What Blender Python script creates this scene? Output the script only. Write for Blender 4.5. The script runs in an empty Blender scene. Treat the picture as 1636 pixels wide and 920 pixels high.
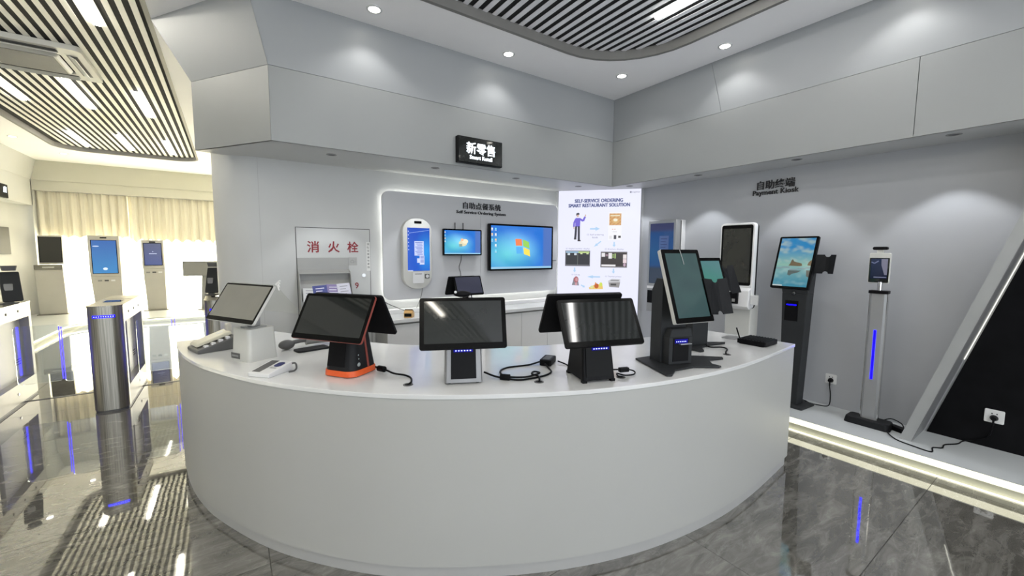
import bpy, bmesh, math, random
from mathutils import Matrix, Vector, noise as mnoise
random.seed(7)
SC = bpy.context.scene
COL = SC.collection
R = math.radians
PI = math.pi
# ------------------------------------------------------------------ camera
cam_d = bpy.data.cameras.new('camera'); cam_d.sensor_width = 36.0
cam_d.lens = 36.0 * 656.0 / 1636.0; cam_d.clip_start = 0.02; cam_d.clip_end = 100
cam = bpy.data.objects.new('camera', cam_d); COL.objects.link(cam); SC.camera = cam
YAW, PITCH, ROLL = R(34.515), R(5.087), R(0.325)
fw = Vector((math.sin(YAW)*math.cos(PITCH), math.cos(YAW)*math.cos(PITCH), -math.sin(PITCH)))
rt = Vector((math.cos(YAW), -math.sin(YAW), 0)); up = rt.cross(fw)
rt2 = rt*math.cos(ROLL) + up*math.sin(ROLL); up2 = up*math.cos(ROLL) - rt*math.sin(ROLL)
cm = Matrix((( rt2.x, up2.x, -fw.x), (rt2.y, up2.y, -fw.y), (rt2.z, up2.z, -fw.z)))
cam.location = (0, 0, 1.55); cam.rotation_euler = cm.to_euler()
# ------------------------------------------------------------------ world, exposure
w = bpy.data.worlds.new('world'); SC.world = w; w.use_nodes = True
w.node_tree.nodes['Background'].inputs[0].default_value = (0.75, 0.8, 0.85, 1)
w.node_tree.nodes['Background'].inputs[1].default_value = 2.0
SC.view_settings.view_transform = 'Standard'; SC.view_settings.look = 'None'
SC.view_settings.gamma = 1.0; SC.view_settings.use_curve_mapping = False
SC.view_settings.exposure = 0.64
# lamp levels (used by the builders of the lamps further down)
LINEAR_R, LINEAR_L, DOWN_W, SPOT_W, HALO, LEDGE, WINDOW = 18.0, 21.0, 7.5, 12.0, 10.0, 1.3, 12.0
WARM = (1.0, 0.90, 0.70); NEUT = (1.0, 0.98, 0.95); COOL = (0.93, 0.96, 1.0)
CZ = 3.48      # ceiling
SZ = 2.397     # soffit
XW = 4.60      # right wall
YB = 4.50      # back wall
CT = 0.90      # counter top

# ------------------------------------------------------------------ materials
def nt(name):
    m = bpy.data.materials.new(name); m.use_nodes = True
    return m, m.node_tree.nodes, m.node_tree.links, m.node_tree.nodes['Principled BSDF']
def pm(name, col, rough=0.5, metal=0.0, var=0.04, scale=6.0, bump=0.0, spec=0.5, coat=0.0, trans=0.0, brushed=None):
    m, n, l, b = nt(name)
    tc = n.new('ShaderNodeTexCoord'); nz = n.new('ShaderNodeTexNoise')
    nz.inputs['Scale'].default_value = scale; nz.inputs['Detail'].default_value = 4
    src = tc.outputs['Object']
    if brushed:
        mp = n.new('ShaderNodeMapping'); mp.inputs['Scale'].default_value = brushed
        l.new(src, mp.inputs[0]); src = mp.outputs[0]
    l.new(src, nz.inputs['Vector'])
    cr = n.new('ShaderNodeValToRGB')
    cr.color_ramp.elements[0].position = 0.3; cr.color_ramp.elements[1].position = 0.7
    cr.color_ramp.elements[0].color = tuple(max(0, c*(1-var)) for c in col) + (1,)
    cr.color_ramp.elements[1].color = tuple(min(1, c*(1+var)) for c in col) + (1,)
    l.new(nz.outputs[0], cr.inputs[0]); l.new(cr.outputs[0], b.inputs['Base Color'])
    b.inputs['Roughness'].default_value = rough; b.inputs['Metallic'].default_value = metal
    b.inputs['Specular IOR Level'].default_value = spec; b.inputs['Coat Weight'].default_value = coat
    b.inputs['Transmission Weight'].default_value = trans
    if bump:
        bp = n.new('ShaderNodeBump'); bp.inputs['Strength'].default_value = bump; bp.inputs['Distance'].default_value = 0.01
        l.new(nz.outputs[0], bp.inputs['Height']); l.new(bp.outputs[0], b.inputs['Normal'])
    return m
def em(name, col, s, base=(0.02, 0.02, 0.02)):
    m, n, l, b = nt(name)
    b.inputs['Base Color'].default_value = base + (1,); b.inputs['Emission Color'].default_value = col + (1,)
    b.inputs['Emission Strength'].default_value = s; b.inputs['Roughness'].default_value = 2.0
    return m
def attr_mat(name, emis=0.0, rough=0.5, base=1.0):
    m, n, l, b = nt(name)
    a = n.new('ShaderNodeVertexColor'); a.layer_name = 'Col'
    if base: l.new(a.outputs[0], b.inputs['Base Color'])
    else: b.inputs['Base Color'].default_value = (0.01, 0.01, 0.012, 1)
    if emis:
        l.new(a.outputs[0], b.inputs['Emission Color']); b.inputs['Emission Strength'].default_value = emis
    b.inputs['Roughness'].default_value = rough
    return m
M = {}
M['white_wall'] = pm('white_wall', (0.55, 0.557, 0.55), 0.45, var=0.015, scale=3)
M['wall_grey'] = pm('wall_grey_panel', (0.43, 0.44, 0.46), 0.38, var=0.02, scale=3)
M['fascia'] = pm('fascia_panel_paint', (0.315, 0.327, 0.325), 0.38, var=0.02, scale=2)
M['fascia_up'] = pm('upper_fascia_paint', (0.335, 0.35, 0.36), 0.42, var=0.02, scale=2)
M['ceiling'] = pm('ceiling_paint', (0.94, 0.93, 0.94), 0.6, var=0.01, scale=2)
M['rim'] = pm('recess_rim_paint', (0.20, 0.195, 0.185), 0.5, var=0.03)
M['void'] = pm('ceiling_void_black', (0.012, 0.012, 0.012), 0.9)
M['slat_l'] = pm('slat_cream', (0.95, 0.93, 0.85), 0.45, var=0.05, scale=3)
M['slat_r'] = pm('slat_silver', (0.84, 0.84, 0.87), 0.4, var=0.05, scale=3)
M['cream'] = pm('cream_wall', (0.62, 0.605, 0.51), 0.5, var=0.02, scale=2)
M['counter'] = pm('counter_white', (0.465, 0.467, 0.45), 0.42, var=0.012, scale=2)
M['counter_top'] = pm('counter_top_gloss', (0.74, 0.745, 0.74), 0.16, var=0.05, scale=3.0, coat=0.3)
M['kick'] = pm('kick_grey', (0.44, 0.44, 0.435), 0.4, var=0.02)
M['steel'] = pm('brushed_steel', (0.32, 0.305, 0.265), 0.34, 1.0, var=0.32, scale=4, brushed=(40, 40, 0.4))
M['steel_side'] = pm('steel_side_panel', (0.34, 0.33, 0.30), 0.4, 0.5, var=0.06)
M['silver'] = pm('silver_plastic', (0.40, 0.405, 0.41), 0.35, 0.5, var=0.03)
M['chrome'] = pm('chrome', (0.7, 0.7, 0.7), 0.15, 1.0, var=0.02)
M['black'] = pm('black_plastic', (0.005, 0.005, 0.006), 0.42, var=0.2, spec=0.12)
M['satin_black'] = pm('satin_black', (0.012, 0.0125, 0.014), 0.5, var=0.2, spec=0.18)
M['charcoal'] = pm('charcoal_metal', (0.026, 0.028, 0.030), 0.5, var=0.08, spec=0.25)
M['glass_black'] = pm('black_screen_glass', (0.018, 0.020, 0.019), 0.05, var=0.1, spec=0.65)
M['bezel'] = pm('screen_bezel', (0.004, 0.004, 0.004), 0.2, var=0.1, spec=0.10)
M['glass_grey'] = pm('filmed_grey_screen', (0.23, 0.225, 0.20), 0.22, var=0.05)
M['white_pl'] = pm('white_plastic', (0.62, 0.62, 0.585), 0.4, var=0.015)
M['white_gl'] = pm('white_gloss', (0.78, 0.78, 0.78), 0.25, var=0.01)
M['grey_pl'] = pm('grey_plastic', (0.27, 0.27, 0.26), 0.45, var=0.04)
M['dgrey_pl'] = pm('dark_grey_plastic', (0.10, 0.10, 0.10), 0.45, var=0.06)
M['orange'] = pm('orange_trim', (0.80, 0.12, 0.025), 0.4, var=0.04)
M['redtrim'] = pm('dull_red_trim', (0.26, 0.05, 0.035), 0.45, var=0.04)
M['red'] = pm('red_sticker', (0.24, 0.010, 0.018), 0.5, var=0.02)
M['dark_letter'] = pm('black_acrylic_letter', (0.008, 0.008, 0.012), 0.35)
M['socket'] = pm('socket_white', (0.75, 0.75, 0.74), 0.35, var=0.01)
M['black_panel'] = pm('black_wall_panel', (0.005, 0.005, 0.006), 0.7, var=0.3, spec=0.1)
M['frame_grey'] = pm('slanted_frame_metal', (0.40, 0.41, 0.41), 0.4, 0.2, var=0.03)
M['frame_dark'] = pm('frame_reveal', (0.22, 0.22, 0.22), 0.4, 0.2, var=0.03)
M['ledge'] = pm('ledge_top', (0.50, 0.52, 0.52), 0.28, var=0.04, scale=2)
M['ledge_face'] = pm('ledge_riser_cream', (0.70, 0.69, 0.55), 0.5, var=0.03)

M['kiosk_grey'] = pm('kiosk_warm_grey', (0.52, 0.50, 0.45), 0.42, var=0.02)
M['kiosk_dark'] = pm('kiosk_dark_band', (0.20, 0.19, 0.16), 0.4, var=0.02)
M['orange_box'] = pm('orange_scanner', (0.62, 0.36, 0.12), 0.4, var=0.05)
M['brown'] = pm('brown_glass', (0.05, 0.025, 0.015), 0.2, var=0.05)
M['print'] = attr_mat('flat_print', 0.0, 0.5)
M['backlit'] = attr_mat('backlit_print', 0.68, 0.35, base=0)
M['screen_on'] = attr_mat('lit_screen_picture', 0.72, 0.12, base=0)
M['screen_dim'] = attr_mat('dim_screen_picture', 0.42, 0.10, base=0)
M['blue'] = em('blue_light', (0.002, 0.0, 1.0), 4.0, (0.0, 0.0, 0.02))
M['blue_led'] = em('blue_led_dots', (0.35, 0.4, 1.0), 2.0)
M['blue_soft'] = em('blue_glow_strip', (0.03, 0.025, 1.0), 9.0)
M['led_white'] = em('led_strip_neutral', (1.0, 1.0, 0.93), HALO)
M['led_ledge'] = em('led_strip_ledge', (1.0, 0.97, 0.72), LEDGE)
M['led_frame'] = em('led_strip_frame', (1.0, 0.99, 0.86), 1.0)
M['led_warm'] = em('led_strip_platform', (1.0, 0.93, 0.72), 3.0)
M['sign_lit'] = em('sign_letters_lit', (0.85, 0.93, 1.0), 2.2)
M['blue_edge'] = em('blue_glass_edge', (0.05, 0.04, 1.0), 2.2)
M['lamp_r'] = em('linear_lamp_right', NEUT, LINEAR_R)
M['lamp_l'] = em('linear_lamp_left', (1.0, 0.95, 0.83), LINEAR_L)
M['lens'] = em('downlight_lens', (1.0, 0.96, 0.85), 12.0)
M['lens_spot'] = pm('spot_lens_dark', (0.03, 0.03, 0.035), 0.3)
M['daylight'] = em('bright_window_daylight', (1.0, 0.96, 0.80), WINDOW)

def floor_mat():
    m, n, l, b = nt('polished_grey_marble')
    tc = n.new('ShaderNodeTexCoord'); mp = n.new('ShaderNodeMapping'); l.new(tc.outputs['Object'], mp.inputs[0])
    oi = n.new('ShaderNodeObjectInfo'); mm = n.new('ShaderNodeMath'); mm.operation = 'MULTIPLY'; mm.inputs[1].default_value = 40
    l.new(oi.outputs['Random'], mm.inputs[0]); l.new(mm.outputs[0], mp.inputs['Location'])
    mp.inputs['Rotation'].default_value = (0, 0, R(-35)); mp.inputs['Scale'].default_value = (1.0, 3.2, 1)
    n1 = n.new('ShaderNodeTexNoise'); n1.inputs['Scale'].default_value = 4.6; n1.inputs['Detail'].default_value = 9; n1.inputs['Roughness'].default_value = 0.66; n1.inputs['Distortion'].default_value = 0.7
    l.new(mp.outputs[0], n1.inputs['Vector'])
    cr = n.new('ShaderNodeValToRGB'); e = cr.color_ramp.elements
    e[0].position = 0.33; e[0].color = (0.078, 0.074, 0.063, 1); e[1].position = 0.68; e[1].color = (0.225, 0.215, 0.192, 1)
    x = e.new(0.5); x.color = (0.135, 0.129, 0.114, 1)
    l.new(n1.outputs[0], cr.inputs[0])
    n2 = n.new('ShaderNodeTexNoise'); n2.inputs['Scale'].default_value = 3.5; n2.inputs['Detail'].default_value = 6; n2.inputs['Distortion'].default_value = 1.0
    l.new(mp.outputs[0], n2.inputs['Vector'])
    vr = n.new('ShaderNodeValToRGB'); v = vr.color_ramp.elements
    v[0].position = 0.485; v[0].color = (0, 0, 0, 1); v[1].position = 0.515; v[1].color = (0, 0, 0, 1)
    y = v.new(0.5); y.color = (0.13, 0.13, 0.12, 1)
    l.new(n2.outputs[0], vr.inputs[0])
    mx = n.new('ShaderNodeMixRGB'); mx.blend_type = 'ADD'; mx.inputs[0].default_value = 0.35
    l.new(cr.outputs[0], mx.inputs[1]); l.new(vr.outputs[0], mx.inputs[2]); l.new(mx.outputs[0], b.inputs['Base Color'])
    b.inputs['Roughness'].default_value = 0.03; b.inputs['IOR'].default_value = 2.3
    b.inputs['Coat Weight'].default_value = 0.6; b.inputs['Coat IOR'].default_value = 1.5; b.inputs['Coat Roughness'].default_value = 0.02
    n3 = n.new('ShaderNodeTexNoise'); n3.inputs['Scale'].default_value = 3.0; n3.inputs['Detail'].default_value = 2.0
    l.new(tc.outputs['Object'], n3.inputs['Vector'])
    bp = n.new('ShaderNodeBump'); bp.inputs['Strength'].default_value = 0.022; bp.inputs['Distance'].default_value = 0.02
    l.new(n3.outputs[0], bp.inputs['Height']); l.new(bp.outputs[0], b.inputs['Normal']); l.new(bp.outputs[0], b.inputs['Coat Normal'])
    return m
M['floor'] = floor_mat()
M['grout'] = pm('tile_joint', (0.06, 0.058, 0.05), 0.6)
def glass_mat(name, tint, alpha, rough=0.03, flat=False):
    m, n, l, b = nt(name)
    out = n['Material Output']; tr = n.new('ShaderNodeBsdfTransparent'); tr.inputs[0].default_value = tint + (1,)
    gl = n.new('ShaderNodeBsdfGlossy'); gl.inputs['Roughness'].default_value = rough; gl.inputs[0].default_value = (0.9, 0.92, 0.92, 1)
    fr = n.new('ShaderNodeFresnel'); fr.inputs[0].default_value = 2.0
    ad = n.new('ShaderNodeMath'); ad.operation = 'ADD'; ad.inputs[1].default_value = alpha
    l.new(fr.outputs[0], ad.inputs[0])
    mx = n.new('ShaderNodeMixShader'); (l.new(ad.outputs[0], mx.inputs[0]) if not flat else setattr(mx.inputs[0], 'default_value', alpha)); l.new(tr.outputs[0], mx.inputs[1]); l.new(gl.outputs[0], mx.inputs[2])
    l.new(mx.outputs[0], out.inputs[0]); n.remove(b)
    return m
M['glass'] = glass_mat('clear_glass', (0.95, 0.97, 0.97), 0.02)
M['film'] = glass_mat('clear_protective_film', (0.97, 0.97, 0.95), 0.10, 0.4, True)
def sheer_mat(open_, dif=0.3, col=(0.95, 0.92, 0.80), name='sheer_curtain'):
    m, n, l, b = nt(name); out = n['Material Output']
    tl = n.new('ShaderNodeBsdfTranslucent'); tl.inputs[0].default_value = col+(1,)
    tr = n.new('ShaderNodeBsdfTransparent'); df = n.new('ShaderNodeBsdfDiffuse'); df.inputs[0].default_value = col+(1,)
    m1 = n.new('ShaderNodeMixShader'); m1.inputs[0].default_value = dif; l.new(tl.outputs[0], m1.inputs[1]); l.new(df.outputs[0], m1.inputs[2])
    m2 = n.new('ShaderNodeMixShader'); m2.inputs[0].default_value = open_; l.new(m1.outputs[0], m2.inputs[1]); l.new(tr.outputs[0], m2.inputs[2])
    l.new(m2.outputs[0], out.inputs[0]); n.remove(b); return m
M['sheer'] = sheer_mat(0.22, 0.25, (0.90, 0.85, 0.68))
M['curtain'] = sheer_mat(0.0, 0.988, (0.68, 0.645, 0.545), 'curtain_cream')
M['screen_violet'] = pm('sleeping_lit_screen', (0.05, 0.052, 0.085), 0.12, var=0.05)
M['rack'] = pm('rack_grey', (0.36, 0.36, 0.345), 0.4, 0.2, var=0.03)
M['disp_panel'] = pm('display_panel_grey', (0.56, 0.565, 0.58), 0.4, var=0.015, scale=3)

# ------------------------------------------------------------------ geometry helpers
def T(x=0, y=0, z=0): return Matrix.Translation((x, y, z))
def RX(a): return Matrix.Rotation(a, 4, 'X')
def RY(a): return Matrix.Rotation(a, 4, 'Y')
def RZ(a): return Matrix.Rotation(a, 4, 'Z')
# maps a polygon (x, up) and a depth toward the viewer to the local front frame (x right, -y front, z up)
FRONT = Matrix(((1, 0, 0, 0), (0, 0, -1, 0), (0, 1, 0, 0), (0, 0, 0, 1)))
SIDE = Matrix(((0, 0, 1, 0), (1, 0, 0, 0), (0, 1, 0, 0), (0, 0, 0, 1)))    # polygon (y, z), depth along x
def rrect(w, h, r, seg=5, cx=0, cy=0):
    if not isinstance(r, (tuple, list)): r = (r,)*4       # tr, tl, bl, br
    pts = []
    for (sx, sy, a0, rr) in ((1, 1, 0, r[0]), (-1, 1, 90, r[1]), (-1, -1, 180, r[2]), (1, -1, 270, r[3])):
        if rr <= 0: pts.append((cx+sx*w/2, cy+sy*h/2)); continue
        for k in range(seg+1):
            a = R(a0 + 90*k/seg)
            pts.append((cx+sx*(w/2-rr)+rr*math.cos(a), cy+sy*(h/2-rr)+rr*math.sin(a)))
    return pts
class G:
    def __init__(s): s.v = []; s.f = []; s.m = []
    def add(s, vs, fs, X=None, mi=0):
        o = len(s.v)
        for p in vs: s.v.append(tuple(X @ Vector(p)) if X is not None else tuple(p))
        for f in fs: s.f.append([i+o for i in f]); s.m.append(mi)
        return s
    def box(s, x0, x1, y0, y1, z0, z1, X=None, mi=0):
        vs = [(x0,y0,z0),(x1,y0,z0),(x1,y1,z0),(x0,y1,z0),(x0,y0,z1),(x1,y0,z1),(x1,y1,z1),(x0,y1,z1)]
        return s.add(vs, [(0,3,2,1),(4,5,6,7),(0,1,5,4),(1,2,6,5),(2,3,7,6),(3,0,4,7)], X, mi)
    def loft(s, A, B, X=None, mi=0, caps=True):            # two rings of 3D points
        n = len(A); vs = list(A)+list(B)
        fs = [(i, (i+1) % n, (i+1) % n+n, i+n) for i in range(n)]
        if caps: fs += [tuple(range(n-1, -1, -1)), tuple(range(n, 2*n))]
        return s.add(vs, fs, X, mi)
    def prism(s, pts, d0, d1, X=None, mi=0):
        return s.loft([(x, y, d0) for x, y in pts], [(x, y, d1) for x, y in pts], X, mi)
    def taper(s, p0, z0, p1, z1, X=None, mi=0):
        return s.loft([(x, y, z0) for x, y in p0], [(x, y, z1) for x, y in p1], X, mi)
    def cyl(s, r, z0, z1, n=20, X=None, mi=0, r1=None, cx=0, cy=0):
        r1 = r if r1 is None else r1
        A = [(cx+r*math.cos(2*PI*k/n), cy+r*math.sin(2*PI*k/n), z0) for k in range(n)]
        B = [(cx+r1*math.cos(2*PI*k/n), cy+r1*math.sin(2*PI*k/n), z1) for k in range(n)]
        return s.loft(A, B, X, mi)
    def ring(s, r0, r1, z0, z1, n=24, X=None, mi=0):
        a = [(math.cos(2*PI*k/n), math.sin(2*PI*k/n)) for k in range(n)]
        vs = [(r0*c, r0*q, z0) for c, q in a]+[(r1*c, r1*q, z0) for c, q in a]+[(r1*c, r1*q, z1) for c, q in a]+[(r0*c, r0*q, z1) for c, q in a]
        fs = []
        for k in range(n):
            j = (k+1) % n
            for b in range(4): c2 = (b+1) % 4; fs.append((b*n+k, b*n+j, c2*n+j, c2*n+k))
        return s.add(vs, fs, X, mi)
    def sphere(s, r, X=None, mi=0, n=12, k=7):
        vs = []; fs = []
        for i in range(k+1):
            a = PI*i/k
            for j in range(n): b = 2*PI*j/n; vs.append((r*math.sin(a)*math.cos(b), r*math.sin(a)*math.sin(b), r*math.cos(a)))
        for i in range(k):
            for j in range(n): fs.append((i*n+j, (i+1)*n+j, (i+1)*n+(j+1) % n, i*n+(j+1) % n))
        return s.add(vs, fs, X, mi)
    def tube(s, P, r, n=7, X=None, mi=0, smooth=True):
        P = [Vector(p) for p in P]
        if smooth: P = catmull(P, 6)
        rings = []; up_ = Vector((0, 0, 1))
        for i, p in enumerate(P):
            d = (P[min(i+1, len(P)-1)]-P[max(i-1, 0)]).normalized()
            a = d.cross(up_)
            if a.length < 1e-3: a = d.cross(Vector((1, 0, 0)))
            a.normalize(); b = d.cross(a)
            rings.append([tuple(p+a*r*math.cos(2*PI*k/n)+b*r*math.sin(2*PI*k/n)) for k in range(n)])
        vs = [q for rg in rings for q in rg]; fs = []
        for i in range(len(rings)-1):
            for k in range(n): fs.append((i*n+k, i*n+(k+1) % n, (i+1)*n+(k+1) % n, (i+1)*n+k))
        fs += [tuple(range(n)), tuple((len(rings)-1)*n+k for k in range(n))]
        return s.add(vs, fs, X, mi)
def catmull(P, k):
    Q = [P[0]*2-P[1]]+list(P)+[P[-1]*2-P[-2]]; out = []
    for i in range(1, len(Q)-2):
        a, b, c, d = Q[i-1], Q[i], Q[i+1], Q[i+2]
        for j in range(k):
            t = j/k
            out.append(0.5*((2*b)+(c-a)*t+(2*a-5*b+4*c-d)*t*t+(3*b-a-3*c+d)*t*t*t))
    out.append(P[-1]); return out
def mesh(name, g, mats, bev=0.0, smooth=False, seg=2):
    me = bpy.data.meshes.new(name); me.from_pydata(g.v, [], g.f)
    if not isinstance(mats, (list, tuple)): mats = [mats]
    for m in mats: me.materials.append(M[m] if isinstance(m, str) else m)
    for p, mi in zip(me.polygons, g.m): p.material_index = mi
    bm = bmesh.new(); bm.from_mesh(me)
    bmesh.ops.recalc_face_normals(bm, faces=bm.faces)
    if bev:
        ed = [e for e in bm.edges if len(e.link_faces) == 2 and e.calc_face_angle(0) > R(40)]
        bmesh.ops.bevel(bm, geom=ed, offset=bev, segments=seg, affect='EDGES', profile=0.5, clamp_overlap=True)
    for f in bm.faces: f.smooth = smooth
    if smooth:
        for e in bm.edges:
            if len(e.link_faces) == 2 and e.calc_face_angle(0) > R(38): e.smooth = False
    bm.to_mesh(me); bm.free()
    return me
def obj(name, g, mats, parent=None, bev=0.0, smooth=False, loc=(0, 0, 0), rot=(0, 0, 0), label=None, seg=2):
    me = mesh(name, g, mats, bev, smooth, seg) if isinstance(g, G) else g
    o = bpy.data.objects.new(name, me); COL.objects.link(o); o.location = loc; o.rotation_euler = rot
    if parent is not None: o.parent = parent
    if label: o['label'] = label
    return o
def thing(name, label, cat, loc=(0, 0, 0), yaw=0.0, group=None):
    o = bpy.data.objects.new(name, None); COL.objects.link(o); o.location = loc; o.rotation_euler = (0, 0, yaw)
    o.empty_display_size = 0.1
    return tag(o, label, cat, group)
def tag(o, label, cat, group=None):
    o['label'] = label; o['category'] = cat
    if group: o['group'] = group
    return o
def struct(o): o['kind'] = 'structure'; return o
_tc = {}
def text_geo(body, bold=0.0, depth=0.0):
    key = (body, bold, depth)
    if key in _tc: return _tc[key]
    c = bpy.data.curves.new('tmp', 'FONT'); c.body = body; c.offset = bold; c.extrude = depth; c.resolution_u = 2
    o = bpy.data.objects.new('tmp', c); COL.objects.link(o)
    dg = bpy.context.evaluated_depsgraph_get(); me = bpy.data.meshes.new_from_object(o.evaluated_get(dg))
    vs = [tuple(v.co) for v in me.vertices]; fs = [tuple(p.vertices) for p in me.polygons]
    bpy.data.objects.remove(o); bpy.data.curves.remove(c); bpy.data.meshes.remove(me)
    xs = [v[0] for v in vs]; ys = [v[1] for v in vs]
    x0, x1, y0, y1 = min(xs), max(xs), min(ys), max(ys)
    vs = [((x-x0)/(x1-x0), (y-y0)/(y1-y0), z) for x, y, z in vs]      # normalised to a unit box
    _tc[key] = (vs, fs, (x1-x0)/(y1-y0)); return _tc[key]
def letters(body, x0, x1, z0, z1, depth, bold=0.0):                   # raised letters in the front frame, back face on y = 0
    vs, fs, a = text_geo(body, bold, 0.5)
    g = G(); g.add([(x0+u*(x1-x0), -depth*(z+0.5), z0+v*(z1-z0)) for u, v, z in vs], fs); return g
class P:                                                              # flat print: coloured polygons lying on a front face
    def __init__(s, d=0.0): s.v = []; s.f = []; s.c = []; s.d = d; s.n = 0
    def poly(s, pts, col, lay=None):
        s.n += 1; o = len(s.v); y = -(s.d+(s.n if lay is None else lay)*0.00012)
        s.v += [(x, y, z) for x, z in pts]; s.f.append(list(range(o, o+len(pts)))); s.c.append(col); return s
    def rect(s, x0, x1, z0, z1, col): return s.poly([(x0, z0), (x1, z0), (x1, z1), (x0, z1)], col)
    def ell(s, cx, cz, rx, rz, col, n=16): return s.poly([(cx+rx*math.cos(2*PI*k/n), cz+rz*math.sin(2*PI*k/n)) for k in range(n)], col)
    def line(s, pts, w, col):
        for (a, b), (c, d) in zip(pts, pts[1:]):
            L = math.hypot(c-a, d-b) or 1; nx, nz = -(d-b)/L*w/2, (c-a)/L*w/2
            s.poly([(a+nx, b+nz), (a-nx, b-nz), (c-nx, d-nz), (c+nx, d+nz)], col)
        return s
    def text(s, body, x0, x1, z0, z1, col, bold=0.0, X=None):
        vs, fs, a = text_geo(body, bold, 0.0); s.n += 1; o = len(s.v); y = -(s.d+s.n*0.00012)
        for u, v, _ in vs: s.v.append((x0+u*(x1-x0), y, z0+v*(z1-z0)))
        for f in fs: s.f.append([i+o for i in f]); s.c.append(col)
        return s
    def grid(s, x0, x1, z0, z1, nx, nz, fn):                          # picture sampled from a function of (u, v)
        s.n += 1; y = -(s.d+s.n*0.00012)
        for j in range(nz):
            for i in range(nx):
                o = len(s.v); a = x0+(x1-x0)*i/nx; b = x0+(x1-x0)*(i+1)/nx; c = z0+(z1-z0)*j/nz; d = z0+(z1-z0)*(j+1)/nz
                s.v += [(a, y, c), (b, y, c), (b, y, d), (a, y, d)]; s.f.append([o, o+1, o+2, o+3])
                s.c.append([fn((i+di)/nx, (j+dj)/nz) for di, dj in ((0, 0), (1, 0), (1, 1), (0, 1))])
        return s
    def mesh(s, name, mat):
        me = bpy.data.meshes.new(name); me.from_pydata(s.v, [], s.f); me.materials.append(M[mat])
        ca = me.color_attributes.new('Col', 'FLOAT_COLOR', 'CORNER')
        for p, c in zip(me.polygons, s.c):
            for k, li in enumerate(p.loop_indices):
                q = c[k] if isinstance(c[0], (tuple, list)) else c
                ca.data[li].color = (q[0], q[1], q[2], 1)
            if p.normal.y > 0: p.flip()
        return me
def pr(name, p, mat, parent, loc=(0, 0, 0), rot=(0, 0, 0)): return obj(name, p.mesh(name, mat), None, parent, loc=loc, rot=rot)
def lerp(a, b, t): return tuple(x+(y-x)*t for x, y in zip(a, b))
def frame_plate(g, w, h, r, wi, hi, d0, d1, cx=0, cz=0, icx=0, icz=0, X=FRONT, ri=0.002):   # a bezel with a window
    A = rrect(w, h, r, 5, cx, cz); B = rrect(wi, hi, ri, 5, icx, icz); n = len(A)
    vs = [(x, y, d0) for x, y in A]+[(x, y, d1) for x, y in A]+[(x, y, d1) for x, y in B]+[(x, y, d0) for x, y in B]
    fs = []
    for i in range(n):
        j = (i+1) % n
        fs += [(i, j, n+j, n+i), (n+i, n+j, 2*n+j, 2*n+i), (2*n+i, 2*n+j, 3*n+j, 3*n+i), (3*n+i, 3*n+j, j, i)]
    g.add(vs, fs, X); return g

# ================================================================== SETTING
# ---- floor of large polished tiles
fl = struct(obj('floor', G().box(-4.9, 5.0, -4.2, 14.4, -0.06, -0.004), 'grout'))
fl['label'] = 'polished grey marble tiled floor'
xs = [-4.9, -3.7, -1.8, 0.1, 2.0, 3.9, 5.0]; ys = [-4.2]
y = 3.09-0.84*8
while y < 14.4:
    if y > -4.1: ys.append(y)
    y += 0.84
ys.append(14.4)
for i in range(len(xs)-1):
    for j in range(len(ys)-1):
        a, b, c, d = xs[i], xs[i+1], ys[j], ys[j+1]; q = 0.0015
        cx, cy = (a+b)/2, (c+d)/2
        obj('tile', G().box(a+q-cx, b-q-cx, c+q-cy, d-q-cy, -0.004, 0.0), 'floor', fl, loc=(cx, cy, 0))
obj('metal_strip', G().box(-3.4, 2.0, 6.13, 6.16, 0, 0.004), 'dgrey_pl', fl, label='dark metal strip across floor')

# ---- ceiling with two slatted recesses
RL = (-2.65, -0.45, -3.6, 11.75, 0.45)      # x0 x1 y0 y1 corner radius
RR = (0.25, 3.62, -3.6, 3.17, 0.80)
def recess_pts(q, ins=0.0, seg=8):
    x0, x1, y0, y1, r = q
    return rrect(x1-x0-2*ins, y1-y0-2*ins, r-ins, seg, (x0+x1)/2, (y0+y1)/2)
def flat_with_holes(outer, holes, z):
    bm = bmesh.new(); es = []
    for lp in [outer]+holes:
        vs = [bm.verts.new((x, y, z)) for x, y in lp]
        es += [bm.edges.new((vs[i], vs[(i+1) % len(vs)])) for i in range(len(vs))]
    bmesh.ops.triangle_fill(bm, edges=es, use_beauty=True, use_dissolve=False)
    def inside(p, poly):
        c = False
        for i in range(len(poly)):
            a, b = poly[i], poly[i-1]
            if (a[1] > p.y) != (b[1] > p.y) and p.x < (b[0]-a[0])*(p.y-a[1])/(b[1]-a[1])+a[0]: c = not c
        return c
    kill = [f for f in bm.faces if any(inside(f.calc_center_median(), h) for h in holes)]
    bmesh.ops.delete(bm, geom=kill, context='FACES_ONLY')
    for f in bm.faces:
        if f.normal.z > 0: f.normal_flip()
    g = G(); bm.verts.index_update()
    g.add([v.co[:] for v in bm.verts], [[v.index for v in f.verts] for f in bm.faces]); bm.free(); return g
outer = [(-4.9, -4.2), (4.9, -4.2), (4.9, 14.4), (-4.9, 14.4)]
ce = struct(obj('ceiling', flat_with_holes(outer, [recess_pts(RL), recess_pts(RR)], CZ), 'ceiling'))
obj('void_panel', G().box(-4.9, 4.9, -4.2, 14.4, 3.563, 3.60), 'void', ce)
def rim(q, nm, lab):
    A = recess_pts(q); B = recess_pts(q, 0.035); g = G()
    for za, zb, PA, PB in ((CZ-0.004, CZ-0.004, A, B), (CZ-0.004, 3.562, B, B), (CZ-0.004, 3.562, A, A)):
        n = len(A); g.add([(x, y, za) for x, y in PA]+[(x, y, zb) for x, y in PB], [(i, (i+1) % n, (i+1) % n+n, i+n) for i in range(n)])
    obj(nm, g, 'rim', ce, label=lab)
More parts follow.
